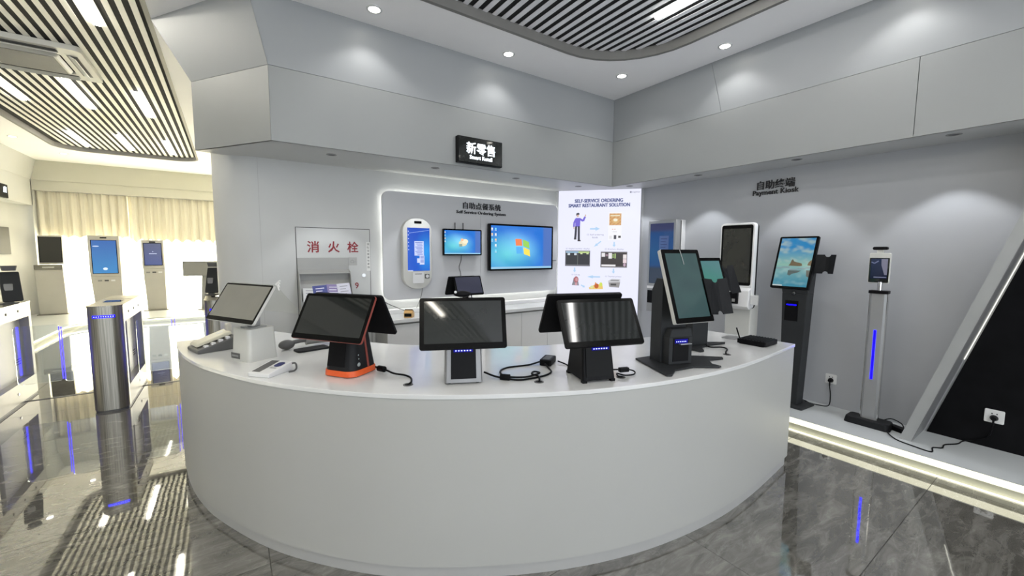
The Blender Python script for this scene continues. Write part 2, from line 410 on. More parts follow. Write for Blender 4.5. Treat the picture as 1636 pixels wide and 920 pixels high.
rim(RL, 'recess_rim', 'grey rim round left slatted recess'); rim(RR, 'recess_rim', 'grey rim round right slatted recess')
def yspan(q, x, ins=0.036):
    x0, x1, y0, y1, r = q; x0 += ins; x1 -= ins; y0 += ins; y1 -= ins; r -= ins
    d = max(0, (x0+r)-x, x-(x1-r)); c = r-math.sqrt(max(0, r*r-d*d)); return y0+c, y1-c
def slats(q, mat, step, w_, x_first):
    x = x_first
    while x-w_ > q[0]+0.05:
        a, b = yspan(q, x-w_/2)
        obj('slat', G().box(-w_/2, w_/2, a, b, 3.553, 3.558), mat, ce, loc=(x-w_/2, 0, 0)); x -= step
slats(RL, 'slat_l', 0.0925, 0.045, RL[1]-0.085); slats(RR, 'slat_r', 0.0925, 0.045, RR[1]-0.07)

# ---- linear lamps in the slats
def linear(x, y0, y1, mat, label, grp):
    t = thing('linear_light', label, 'ceiling light', (x, (y0+y1)/2, 3.548), 0, grp)
    L = (y1-y0)/2
    obj('housing', G().box(-0.03, 0.03, -L, L, 0.003, 0.012), 'silver', t)
    obj('diffuser', G().box(-0.025, 0.025, -L+0.003, L-0.003, -0.014, 0.003), mat, t)
gl = 'linear lamps between the cream slats'
k = 0
for x, spans in ((-0.875, ((-2.0, -0.8), (1.05, 2.25), (4.1, 5.28), (7.2, 8.4), (10.1, 11.35))),
                 (-1.505, ((-2.0, -0.8), (1.05, 2.25), (4.1, 5.28), (7.13, 8.37), (10.05, 11.32))),
                 (-2.175, ((-2.0, -0.8), (1.05, 2.25), (4.2, 5.4), (7.25, 8.43), (10.22, 11.43)))):
    pos = {-0.875: 'row nearest the grey bulkhead', -1.505: 'middle row', -2.175: 'row farthest left'}[x]
    for i, (a, b) in enumerate(spans):
        dep = ('behind the camera', 'above the camera', 'before the air conditioner', 'beyond the air conditioner', 'at the curtain end')[i]
        linear(x, a, b, 'lamp_l', 'linear lamp among cream slats, %s, %s' % (pos, dep), gl)
gr = 'linear lamps between the silver slats'
for x, pos in ((3.10, 'near the right fascia'), (2.08, 'in the middle row'), (1.06, 'in the leftmost row')):
    for i, (a, b) in enumerate(((1.16, 2.36), (-1.2, 0.0), (-3.3, -2.1))):
        linear(x, a, b, 'lamp_r', 'linear lamp among silver slats, %s, %s' % (pos, ('over the counter', 'over the camera', 'behind the camera')[i]), gr)

# ---- downlights
def downlight(x, y, label, watt=DOWN_W, col=NEUT, grp='ceiling downlights'):
    t = thing('downlight', label, 'ceiling light', (x, y, CZ), 0, grp)
    obj('trim_ring', G().ring(0.045, 0.062, -0.006, 0.0), 'white_gl', t, smooth=True)
    obj('lens', G().cyl(0.044, -0.004, -0.001, 20), 'lens', t)
    ld = bpy.data.lights.new('downlight_lamp', 'SPOT'); ld.energy = watt; ld.spot_size = R(118); ld.spot_blend = 0.55
    ld.shadow_soft_size = 0.05; ld.color = col
    lo = bpy.data.objects.new('lamp', ld); COL.objects.link(lo); lo.parent = t; lo.location = (0, 0, -0.02)
downlight(1.05, 3.50, 'round ceiling downlight left of the lit black sign, nearest the bulkhead corner')
downlight(2.35, 3.50, 'round ceiling downlight over the lit black sign')
downlight(3.65, 3.20, 'round ceiling downlight in the corner where the bulkheads meet')
downlight(3.92, 2.20, 'round ceiling downlight beside the right upper fascia')
downlight(3.92, 0.95, 'round ceiling downlight on the right, above the payment lettering, out of frame')
downlight(3.92, -0.30, 'round ceiling downlight on the right, above the black wall panel, out of frame')
downlight(3.92, -1.80, 'round ceiling downlight on the right, behind the camera')
downlight(-0.10, 2.6, 'round ceiling downlight between the two slatted recesses, over the counter end')
downlight(-0.10, 0.6, 'round ceiling downlight between the two slatted recesses, over the camera')
for x, y, lb in ((-2.99, 10.9, 'round ceiling downlight at the left edge above the white left wall'), (-2.67, 12.2, 'round ceiling downlight above the dark screened kiosk by the curtains'),
                 (-0.405, 12.33, 'round ceiling downlight at the right end before the curtains'), (-3.0, 7.6, 'round ceiling downlight left of the air conditioner, out of frame'),
                 (-3.0, 4.6, 'round ceiling downlight left of the cream slats, out of frame'), (-3.0, 1.6, 'round ceiling downlight left of the camera, out of frame')):
    downlight(x, y, lb, DOWN_W*0.9, WARM)

# ---- air conditioner cassette
ac = thing('ceiling_air_conditioner', 'square cassette air conditioner set into the cream slatted ceiling', 'air conditioner', (-1.61, 6.44, 3.50))
g = G(); A = rrect(0.96, 0.96, 0.05); B = rrect(0.60, 0.60, 0.05); n = len(A)
g.add([(x, y, 0.05) for x, y in A]+[(x, y, 0.0) for x, y in A]+[(x*1.0, y*1.0, 0.0) for x, y in B]+[(x, y, 0.02) for x, y in B],
      [(b*n+i, b*n+(i+1) % n, (b+1)*n+(i+1) % n, (b+1)*n+i) for b in range(3) for i in range(n)])
obj('face_frame', g, 'white_pl', ac, smooth=True)
g = G(); A = rrect(0.56, 0.56, 0.04); B = rrect(0.52, 0.52, 0.03); g.loft([(x, y, 0.01) for x, y in A], [(x, y, -0.022) for x, y in B]); obj('grille_surround', g, 'white_pl', ac)
g = G()
for i in range(24): g.box(-0.24, 0.24, -0.235+i*0.0204-0.006, -0.235+i*0.0204+0.006, -0.028, -0.0225)
gg = obj('grille', g, 'grey_pl', ac, label='grey slotted intake grille'); gg['kind'] = 'stuff'
for a in range(4):
    obj('outlet_slot', G().box(-0.30, 0.30, 0.345, 0.425, -0.004, 0.001), 'dgrey_pl', ac, rot=(0, 0, a*PI/2))
    obj('louver', G().box(-0.30, 0.30, -0.004, 0.004, -0.026, 0.026), 'white_pl', ac, loc=(-0.385*math.sin(a*PI/2), 0.385*math.cos(a*PI/2), -0.016), rot=(R(62), 0, a*PI/2))

# ---- bulkhead (fascia panels above the displays)
tr1 = struct(obj('trim_1', G().box(4.17, 4.20, -4.0, 3.77, 2.42, CZ).box(0.34, 4.17, 3.77, 3.80, 2.42, CZ), 'wall_grey'))
tr1['label'] = 'grey panelled bulkhead above the displays'
def vpanel(p, q, z0, z1, th, nm, mat, p2=None, q2=None, gap=0.002):   # panel from plan point p to q; p2,q2 plan points at the top
    p, q = Vector(p), Vector(q); p2 = Vector(p2) if p2 else p; q2 = Vector(q2) if q2 else q
    d = (q-p).normalized(); n_ = Vector((-d.y, d.x)); p = p+d*gap; q = q-d*gap; p2 = p2+d*gap; q2 = q2-d*gap
    A = [(p.x, p.y, z0), (q.x, q.y, z0), (q2.x, q2.y, z1), (p2.x, p2.y, z1)]
    B = [(x+n_.x*th, y+n_.y*th, z) for x, y, z in A]
    return obj(nm, G().loft(A, B), mat, tr1)
FT = 2.96
vpanel((0.31, 3.75), (4.15, 3.75), SZ, FT-0.003, 0.018, 'fascia_panel', 'fascia')
vpanel((0.31, 3.75), (4.15, 3.75), FT, CZ, 0.018, 'upper_panel', 'fascia_up', (0.198, 3.75))
vpanel((-0.198, 4.51), (0.31, 3.75), SZ, FT-0.003, 0.018, 'fascia_panel', 'fascia')
vpanel((-0.198, 4.51), (0.31, 3.75), FT, CZ, 0.018, 'upper_panel', 'fascia_up', (-0.455, 4.727), (0.198, 3.75))
vpanel((4.15, 3.75), (4.15, 0.885), SZ, FT-0.003, 0.018, 'fascia_panel', 'fascia')
vpanel((4.15, 0.885), (4.15, -4.0), SZ, FT-0.003, 0.018, 'fascia_panel', 'fascia')
vpanel((4.15, 3.75), (4.15, 2.335), FT, CZ, 0.018, 'upper_panel', 'fascia_up', (4.15, 3.75), (4.15, 2.46))
vpanel((4.15, 2.335), (4.15, -4.0), FT, CZ, 0.018, 'upper_panel', 'fascia_up', (4.15, 2.46), (4.15, -4.0))
obj('end_panel', G().loft([(-0.198, 4.512, SZ+0.021), (-0.198, 4.512, FT), (-0.455, 4.729, CZ), (-0.425, 4.769, CZ), (-0.15, 4.55, FT), (-0.15, 4.55, SZ+0.021)],
                          [(0.06, 4.52, SZ+0.021), (0.06, 4.52, FT), (0.06, 4.60, CZ), (0.06, 4.64, CZ), (0.06, 4.56, FT), (0.06, 4.56, SZ+0.021)]), 'white_wall', tr1)
sof = [(0.31, 3.755), (4.155, 3.755), (4.155, -4.0), (XW, -4.0), (XW, 3.62), (3.85, 4.47), (3.85, YB+0.05), (0.06, 4.57), (-0.15, 4.552), (-0.198, 4.51)]
obj('soffit', G().prism(sof, SZ, SZ+0.02), 'white_wall', tr1)

# ---- soffit spots (dark recessed fixtures that throw scallops on the walls)
def spot(x, y, label, aim, watt=SPOT_W, col=COOL):
    t = thing('soffit_spotlight', label, 'spotlight', (x, y, SZ), 0, 'small recessed spotlights under the bulkhead')
    obj('trim_ring', G().ring(0.028, 0.042, -0.004, 0.0), 'grey_pl', t, smooth=True)
    obj('reflector', G().cyl(0.029, -0.0015, -0.0005, 16), 'lens_spot', t)
    ld = bpy.data.lights.new('spot_lamp', 'SPOT'); ld.energy = watt; ld.spot_size = R(86); ld.spot_blend = 0.35
    ld.shadow_soft_size = 0.012; ld.color = col
    lo = bpy.data.objects.new('lamp', ld); COL.objects.link(lo); lo.parent = t; lo.location = (0, 0, -0.012)
for x, lb in ((0.79, 'above the fire hydrant door'), (1.78, 'above the oval kiosk'), (2.79, 'left of the corner poster, over the big monitor'), (3.78, 'at the left of the lit poster')):
    spot(x, 3.99, 'small dark spotlight in the back soffit, '+lb, 0)
for y, lb in ((3.58, 'at the right of the lit poster'), (2.64, 'above the white payment kiosk'), (1.685, 'right of the payment lettering'), (0.70, 'above the slanted grey frame'), (-0.5, 'over the black panel')):
    spot(4.29, y, 'small dark spotlight in the right soffit, '+lb, 0)

# ---- walls of the right hand zone
g = G(); A = [(3.85, YB), (0.25, YB)]
for k in range(1, 13):
    a = R(270-90*k/12); A.append((0.25+0.35*math.cos(a), 4.85+0.35*math.sin(a)))
A += [(-0.10, 5.2), (3.85, 5.2)]
g.prism(A, 0, CZ)
wb = struct(obj('wall_back', g, 'white_wall', smooth=True)); wb['label'] = 'white back wall with rounded left end'
obj('panel_joint', G().box(0.249, 0.252, YB-0.0015, YB+0.01, 0.02, SZ), 'kick', wb)
wr = struct(obj('wall_right', G().box(XW, XW+0.12, -4.2, 3.70, 0, CZ), 'wall_grey'))
obj('black_panel', G().add([(XW-0.012, 0.74, 0.12), (XW-0.012, 0.10, SZ), (XW-0.012, -4.0, SZ), (XW-0.012, -4.0, 0.12),
                            (XW, 0.74, 0.12), (XW, 0.10, SZ), (XW, -4.0, SZ), (XW, -4.0, 0.12)],
                           [(0, 1, 2, 3), (4, 7, 6, 5), (0, 4, 5, 1), (1, 5, 6, 2), (2, 6, 7, 3), (3, 7, 4, 0)]), 'black_panel', wr, label='matt black wall panel')
wc = struct(obj('wall_corner', G().prism([(3.84, 4.48), (4.62, 3.57), (4.75, 3.70), (4.75, 5.2), (3.84, 5.2)], 0, CZ), 'wall_grey'))
# slanted metal frame beside the black panel
fy = lambda z: 0.828-0.2826*(z-0.12)
def slab(o0, o1, x0, x1, za, zb):
    P_ = [(fy(za)-o0, za), (fy(zb)-o0, zb), (fy(zb)-o1, zb), (fy(za)-o1, za)]
    return G().prism(P_, x0, x1, SIDE)
t2 = struct(obj('trim_2', slab(0, 0.066, 4.23, XW, 0.12, SZ), ['frame_grey'])); t2['label'] = 'slanted grey metal frame beside the black panel'
obj('reveal_strip', slab(0.066, 0.070, 4.235, XW, 0.12, SZ), 'frame_dark', t2)
obj('light_strip', slab(0.072, 0.077, XW-0.022, XW-0.013, 0.75, SZ-0.02), 'led_frame', t2, label='thin white light line in reveal')
# display ledge along the right wall
lg = struct(obj('trim_3', G().box(4.0, XW, -4.2, 3.64, 0.1165, 0.12), 'ledge')); lg['label'] = 'low grey display ledge with light strip underneath'
obj('riser', G().box(4.022, XW, -4.2, 3.64, 0.0, 0.116), 'ledge_face', lg)
obj('light_strip', G().box(4.006, 4.021, -4.15, 3.6, 0.068, 0.116), 'led_ledge', lg, label='glowing cream light strip')
obj('strip_profile', G().box(4.004, 4.021, -4.15, 3.6, 0.063, 0.0675), 'ledge_face', lg)
obj('low_light_strip', G().box(4.0, 4.012, -4.15, 3.6, 0.0, 0.009), 'led_ledge', lg, label='thin glowing line at floor level')

# ---- enclosing walls out of view
struct(obj('wall_partition', G().box(2.3, 2.4, 5.2, 14.4, 0, CZ), 'cream'))
# ---- left room
g = G()
lw = [(-3.74, -4.2), (-3.74, 12.95)]
for k in range(1, 9):
    a = R(90*k/8); lw.append((-3.74+0.24*(1-math.cos(a)), 12.95+0.5*math.sin(a)))
lw += [(-3.5, 13.9), (-4.9, 13.9), (-4.9, -4.2)]
g.prism(lw, 0, 3.06); wl = struct(obj('wall_left', g, 'white_wall', smooth=True)); wl['label'] = 'white left wall curving out beside the curtains'
g = G()
g.loft([(-3.5, -4.2, 2.50), (-3.5, 13.5, 2.50), (-4.9, 13.5, 2.50), (-4.9, -4.2, 2.50)], [(-3.5, -4.2, 3.06), (-3.5, 13.5, 3.06), (-4.9, 13.5, 3.06), (-4.9, -4.2, 3.06)])
g.loft([(-3.5, -4.2, 3.062), (-3.5, 13.5, 3.062), (-4.9, 13.5, 3.062), (-4.9, -4.2, 3.062)], [(-3.37, -4.2, CZ), (-3.37, 13.5, CZ), (-4.9, 13.5, CZ), (-4.9, -4.2, CZ)])
t4 = struct(obj('trim_4', g, 'white_wall')); t4['label'] = 'white bulkhead along the left wall'
wf = struct(obj('wall_far', G().box(-3.5, 2.4, 13.52, 14.0, 2.84, 3.06).loft([(-3.5, 13.50, 3.062), (2.4, 13.50, 3.062), (2.4, 14.0, 3.062), (-3.5, 14.0, 3.062)], [(-3.5, 13.40, CZ), (2.4, 13.40, CZ), (2.4, 14.0, CZ), (-3.5, 14.0, CZ)]), 'cream'))
wf['label'] = 'cream header above the curtains'
wn = struct(obj('window_1', G().box(-3.5, 2.4, 13.92, 13.96, 0.0, 2.9), 'daylight')); wn['label'] = 'bright daylight window behind the curtains'
for i in range(5):
    obj('mullion', G().box(-3.5+i*1.45, -3.44+i*1.45, 13.87, 13.92, 0.0, 2.84), 'silver', wn)
def drape(x0, x1, y, z0, z1, per, amp, scal=0.0, seed=0, nz=8):
    n = int((x1-x0)/0.018); g = G(); vs = []
    for j in range(nz+1):
        for i in range(n+1):
            x = x0+(x1-x0)*i/n; t = j/nz
            ph = mnoise.noise(Vector((x*1.3, seed, 0)))*2.2
            fold = math.sin(2*PI*x/per+ph*2)*amp*(0.7+0.5*t)+0.4*amp*math.sin(2*PI*x/(per*0.43)+ph)
            zb = z0+scal*abs(math.sin(PI*x/0.19+ph))
            vs.append((x, y+fold+0.02*mnoise.noise(Vector((x*3, t*2, seed))), z1+(zb-z1)*t))
    fs = [(j*(n+1)+i, j*(n+1)+i+1, (j+1)*(n+1)+i+1, (j+1)*(n+1)+i) for j in range(nz) for i in range(n)]
    return g.add(vs, fs)
cu = thing('valance_curtain', 'opaque cream curtain hanging over the upper part of the window', 'curtain', (0, 0, 0))
obj('cloth', drape(-3.51, -1.98, 13.66, 1.80, 2.84, 0.17, 0.032, 0.05, 1), 'curtain', cu, smooth=True)
obj('cloth', drape(-1.98, 0.9, 13.66, 1.70, 2.84, 0.17, 0.032, 0.10, 5), 'curtain', cu, smooth=True)
obj('rail', G().box(-3.48, 1.0, 13.63, 13.70, 2.835, 2.845), 'silver', cu)
s_ = tag(obj('sheer_curtain', drape(-3.47, 0.9, 13.78, 0.10, 2.83, 0.15, 0.03, 0, 9), 'sheer', smooth=True), 'thin sheer white curtain glowing in front of the window', 'curtain')
# platform in front of the curtains with rounded inner corner and light line
pf = [(2.3, 11.45), (-2.10, 11.45)]
for k in range(1, 8):
    a = R(90+90*(7-k)/7-90); pf.append((-2.10-0.5*math.cos(R(90-90*k/7)), 11.45-0.5+0.5*math.sin(R(90-90*k/7))))
pf = [(2.3, 11.45), (-2.1, 11.45)] + [(-2.1-0.5*math.sin(R(90*k/8)), 10.95+0.5*math.cos(R(90*k/8))) for k in range(1, 9)] + [(-2.6, -4.2), (-4.15, -4.2), (-4.15, 13.9), (2.3, 13.9)]
t5 = struct(obj('trim_5', G().prism(pf, 0.085, 0.10), 'ledge', bev=0.002)); t5['label'] = 'low display platform before the curtains'
ins = [(2.3, 11.5), (-2.1, 11.5)] + [(-2.1-0.55*math.sin(R(90*k/8)), 10.95+0.55*math.cos(R(90*k/8))) for k in range(1, 9)] + [(-2.65, -4.2), (-4.15, -4.2), (-4.15, 13.9), (2.3, 13.9)]
obj('riser', G().prism(ins, 0.0, 0.085), 'ledge_face', t5)
edge = [(2.3, 11.47), (-2.1, 11.47)] + [(-2.1-0.52*math.sin(R(90*k/8)), 10.95+0.52*math.cos(R(90*k/8))) for k in range(1, 9)] + [(-2.62, -4.0)]
obj('light_strip', G().tube([(x, y, 0.066) for x, y in edge], 0.012, 6, smooth=False), 'led_warm', t5, label='warm light line under platform edge')

# ================================================================== SIGNS AND LETTERING
sg = thing('hanging_sign', 'black lightbox sign with glowing white lettering reading Smart Retail', 'sign', (2.148, 3.75, 2.552))
obj('box', G().box(-0.258, 0.258, -0.058, 0.0, -0.127, 0.127), 'black', sg, bev=0.004)
obj('face', G().box(-0.250, 0.250, -0.0605, -0.058, -0.119, 0.119), 'glass_black', sg)
obj('chinese_lettering', letters('新零售', -0.165, 0.165, -0.035, 0.078, 0.004, 0.006), 'sign_lit', sg, loc=(0, -0.0605, 0), label='glowing white Chinese characters')
obj('english_lettering', letters('Smart Retail', -0.130, 0.130, -0.085, -0.046, 0.004, 0.008), 'sign_lit', sg, loc=(0, -0.0605, 0), label='glowing white small lettering')
l1 = thing('wall_lettering', 'black raised lettering on the grey display panel reading Self Service Ordering System', 'lettering', (2.6, 4.440, 2.0))
obj('chinese_lettering', letters('自助点餐系统', -0.268, 0.268, 0.056, 0.137, 0.012, 0.008), 'dark_letter', l1)
obj('english_lettering', letters('Self Service Ordering System', -0.355, 0.345, -0.012, 0.036, 0.010, 0.010), 'dark_letter', l1)
l2 = thing('wall_lettering', 'black raised lettering on the right grey wall reading Payment Kiosk', 'lettering', (XW, 1.985, 2.15), -PI/2)
obj('chinese_lettering', letters('自助终端', -0.172, 0.178, 0.052, 0.142, 0.012, 0.008), 'dark_letter', l2)
obj('english_lettering', letters('Payment Kiosk', -0.212, 0.215, -0.018, 0.048, 0.010, 0.010), 'dark_letter', l2)

# ================================================================== BACK WALL DISPLAY
pn = thing('display_panel', 'large grey rounded wall panel with glowing light behind its edge', 'panel', (2.594, 4.44, 1.60))
A = rrect(2.456, 1.185, 0.085, 8)
Lp = [(x if x < 0.02 else 0.02, y) for x, y in A if x < 0.02]
def clip(pts, xc, side):
    out = []
    for i in range(len(pts)):
        a, b = pts[i-1], pts[i]; ia = (a[0]-xc)*side <= 0; ib = (b[0]-xc)*side <= 0
        if ia != ib: t = (xc-a[0])/(b[0]-a[0]); out.append((xc, a[1]+(b[1]-a[1])*t))
        if ib: out.append(b)
    return out
obj('board', G().prism(clip(A, -0.018, 1), -0.022, 0, FRONT), 'disp_panel', pn)
obj('board', G().prism(clip(A, -0.0155, -1), -0.022, 0, FRONT), 'disp_panel', pn)
B = rrect(2.30, 1.03, 0.05, 6); obj('backing_frame', G().prism(B, -0.058, -0.023, FRONT), 'grey_pl', pn)
C_ = rrect(2.36, 1.09, 0.06, 8)
obj('halo_strip', G().tube([(x, 0.042, z) for x, z in C_]+[(C_[0][0], 0.042, C_[0][1])], 0.009, 6, smooth=False), 'led_white', pn, label='glowing white light strip')

def lit_desktop(u, v, seed=0.0):
    d = math.hypot((u-0.25)*1.1, (v-0.35)*1.2); t = min(1, d*1.5)
    c = lerp((0.10, 0.55, 0.62), (0.015, 0.16, 0.62), t)
    ray = 0.10*max(0, math.sin(9*(u+0.6*v)+seed))*max(0, 1-d)
    k = max(0, 1-math.hypot(u-0.42, v-0.55)*2.4); c = tuple(a+0.25*k*b+ray*b for a, b in zip(c, (0.5, 0.9, 1.0)))
    return c if u < 0.86 else lerp(c, (0.10, 0.16, 0.40), 0.7)
def flag_logo(p, cx, cz, s):
    cols = ((0.85, 0.22, 0.08), (0.30, 0.62, 0.10), (0.10, 0.42, 0.85), (0.95, 0.72, 0.10))
    wv = lambda x: 0.06*math.sin((x+0.5)*PI*1.1)
    for (a, b, c, d), col in zip(((-0.52, -0.04, 0.04, 0.5), (0.04, 0.52, 0.04, 0.5), (-0.52, -0.04, -0.5, -0.04), (0.04, 0.52, -0.5, -0.04)), cols):
        pts = []
        for k in range(5): x = a+(b-a)*k/4; pts.append((cx+s*(x+0.10*-c), cz+s*(c*0.9+wv(x)-0.15*x)))
        for k in range(5): x = b+(a-b)*k/4; pts.append((cx+s*(x+0.10*-d), cz+s*(d*0.9+wv(x)-0.15*x)))
        p.poly(pts, col)
def tv(label, x0, x1, z0, z1, yf, dep, bz, seed, logo, icons):
    cx, cz = (x0+x1)/2, (z0+z1)/2; w_, h_ = x1-x0, z1-z0
    t = thing('monitor', label, 'monitor', (cx, yf, cz))
    obj('housing', G().prism(rrect(w_, h_, 0.012), -dep, -0.004, FRONT), 'black', t, bev=0.004)
    obj('wall_bracket', G().box(-w_*0.3, w_*0.3, dep, 4.44-yf, -h_*0.3, h_*0.3), 'satin_black', t)
    obj('bezel', frame_plate(G(), w_, h_, 0.012, w_-2*bz, h_-2*bz, -0.004, 0.002), 'bezel', t)
    p = P(-0.002); W2, H2 = w_/2-bz, h_/2-bz
    p.grid(-W2, W2, -H2, H2, 30, 18, lambda u, v: lit_desktop(u, v, seed))
    p.rect(-W2, W2, -H2, -H2+0.022*h_/0.5, (0.30, 0.55, 0.75))
    for i, (r_, c_) in enumerate(icons):
        q = 0.010*h_/0.5; X0 = -W2+0.03*h_+c_*0.09*h_; Z0 = H2-0.07*h_-r_*0.115*h_
        p.rect(X0-q, X0+q, Z0-q, Z0+q, ((0.85, 0.85, 0.8), (0.2, 0.7, 0.9), (0.9, 0.6, 0.3))[i % 3]); p.rect(X0-q*1.2, X0+q*1.2, Z0-q*1.9, Z0-q*1.4, (0.7, 0.8, 0.9))
    if logo: flag_logo(p, 0.05*w_*0, 0.0, 0.36*h_)
    else:
        p.ell(0.0, -0.01, 0.055, 0.035, (0.75, 0.68, 0.45)); p.ell(0.03, 0.012, 0.04, 0.028, (0.85, 0.8, 0.6)); p.rect(-0.05, -0.01, -0.05, -0.02, (0.25, 0.35, 0.3)); p.ell(-0.01, 0.03, 0.02, 0.016, (0.9, 0.5, 0.3))
    pr('screen', p, 'screen_on', t); return t
m1 = tv('small black wall monitor showing a pale emblem on a blue desktop', 2.035, 2.545, 1.500, 1.807, 4.36, 0.03, 0.016, 1, False, ((0, 0), (1, 0), (2, 0), (3, 0)))
m2 = tv('large black wall monitor showing a four colour flag emblem on blue', 2.657, 3.675, 1.307, 1.893, 4.36, 0.05, 0.022, 0, True, ((0, 0), (0, 1), (1, 0), (1, 1), (2, 0), (2, 1), (3, 1), (4, 1)))
an = thing('antenna_box', 'pair of thin black antennas standing above the small wall monitor', 'router', (2.265, 4.41, 1.80))
obj('body', G().box(-0.09, 0.09, -0.012, 0.028, -0.04, 0.004), 'black', an, bev=0.003)
for x in (-0.053, 0.054): obj('antenna', G().cyl(0.005, 0.003, 0.085, 8), 'black', an, loc=(x, 0, 0))
tag(obj('power_cable', G().tube([(2.30, 4.425, 1.50), (2.30, 4.43, 1.44), (2.275, 4.432, 1.36), (2.295, 4.432, 1.28), (2.29, 4.42, 1.15), (2.28, 4.40, 0.98), (2.27, 4.37, 0.912), (2.25, 4.30, 0.907)], 0.004), 'dgrey_pl', smooth=True), 'thin grey cable hanging below the small wall monitor', 'cable')
tag(obj('power_cable', G().tube([(3.675, 4.42, 1.43), (3.72, 4.432, 1.43), (3.80, 4.433, 1.43)], 0.004, smooth=False), 'dgrey_pl'), 'short black cable leaving the large wall monitor to the right', 'cable')

# oval wall kiosk
ok = thing('wall_kiosk', 'white oval wall kiosk with blue receipt screen left of the small monitor', 'kiosk', (1.728, 4.36, 1.518))
def oval(s=0.0):
    w_, h_ = 0.335-s, 0.775-s
    return [(x, z) for x, z in rrect(w_, h_, (0.145, 0.145, 0.15, 0.15), 9)]
obj('housing', G().prism(oval(), -0.08, -0.006, FRONT).taper(oval(), -0.006, oval(0.014), 0.0, FRONT), 'white_pl', ok, smooth=True)
obj('camera_window', G().prism(rrect(0.085, 0.028, 0.004, cx=0.005, cy=0.345), -0.002, 0.002, FRONT), 'bezel', ok)
p = P(0.001)
p.grid(-0.118, 0.140, -0.19, 0.285, 14, 22, lambda u, v: lerp(lerp((0.02, 0.10, 0.55), (0.03, 0.32, 0.80), max(0, 1-math.hypot(u-0.85, v-0.45)*1.8)), (0.01, 0.04, 0.40), max(0, v-0.55)))
p.line([(-0.10, 0.225), (0.02, 0.245), (0.135, 0.262)], 0.004, (0.35, 0.5, 0.9))
p.rect(-0.04, 0.07, -0.02, 0.14, (0.55, 0.62, 0.90)); p.rect(0.02, 0.075, -0.12, -0.02, (0.60, 0.66, 0.92)); p.rect(-0.01, 0.03, -0.10, -0.05, (0.6, 0.66, 0.92))
for i in range(9): p.rect(-0.03+0.012*(i % 3), 0.055-0.008*(i % 2), 0.120-i*0.016, 0.126-i*0.016, (0.12, 0.18, 0.55))
for i in range(6): p.rect(0.028, 0.068, -0.03-i*0.014, -0.024-i*0.014, (0.12, 0.16, 0.5))
p.rect(-0.118, -0.06, -0.19, -0.182, (0.7, 0.75, 0.95))
for i in range(6): p.rect(-0.112, -0.102, 0.24-i*0.04, 0.25-i*0.04, (0.5, 0.6, 0.9))
pr('screen', p, 'screen_on', ok)
obj('printer_flap', G().prism(rrect(0.13, 0.125, 0.012, cx=0.0, cy=-0.265), 0, 0.008, FRONT), 'white_gl', ok, bev=0.002)
obj('printer_slot', G().box(-0.04, 0.04, -0.0095, -0.0085, -0.228, -0.220), 'dgrey_pl', ok)
obj('scan_plate', G().prism(rrect(0.055, 0.048, 0.003, cx=0.105, cy=-0.252), 0, 0.003, FRONT), 'dgrey_pl', ok)
obj('scan_button', G().cyl(0.019, 0, 0.004, 16, FRONT @ T(0.107, -0.252, 0.003)), 'white_gl', ok, smooth=True)
tag(obj('power_cable', G().tube([(1.80, 4.42, 1.14), (1.80, 4.433, 1.09), (1.785, 4.433, 1.02), (1.77, 4.46, 0.96), (1.70, 4.40, 0.865)], 0.004), 'grey_pl', smooth=True), 'thin pale cable hanging below the oval wall kiosk', 'cable')

# fire hydrant door
fd = thing('hydrant_door', 'grey flush fire hydrant door with red Chinese characters', 'door', (0.893, YB, 1.0))
obj('gap_liner', G().box(-0.355, 0.355, -0.0012, -0.0002, -0.70, 0.777), 'dgrey_pl', fd)
obj('door_leaf', G().box(-0.348, 0.348, -0.0045, -0.0012, -0.695, 0.770), 'white_wall', fd)
for ch, x in (('消', -0.201), ('火', -0.009), ('栓', 0.177)):
    obj('character', letters(ch, x-0.056, x+0.056, 0.528, 0.643, 0.0015, 0.018), 'red', fd, loc=(0, -0.0045, 0))
obj('number', letters('9', 0.189, 0.226, 0.150, 0.215, 0.0015, 0.012), 'red', fd, loc=(0, -0.0045, 0), label='dark red number')
obj('lock', G().cyl(0.019, 0, 0.008, 16, FRONT).cyl(0.009, 0.008, 0.011, 12, FRONT), 'chrome', fd, smooth=True, loc=(0.281, -0.0045, 0.288))
p = P(0.0006); p.rect(0.125, 0.215, 0.395, 0.478, (0.42, 0.42, 0.41)); p.text('⌂', 0.15, 0.185, 0.42, 0.455, (0.25, 0.25, 0.25))
for i in range(3): p.rect(0.195, 0.208, 0.42+0.015*i, 0.424+0.015*i, (0.3, 0.3, 0.3))
pr('notice', p, 'print', fd, loc=(0, -0.0045, 0))
p = P(0.0006); p.rect(0.313, 0.352, 0.335, 0.640, (0.72, 0.72, 0.70))
for i, ch in enumerate('消防设施请勿遮挡'): p.text(ch, 0.321, 0.343, 0.607-i*0.035, 0.630-i*0.035, (0.08, 0.08, 0.08), 0.01)
pr('warning_strip', p, 'print', fd, loc=(0, -0.0045, 0))
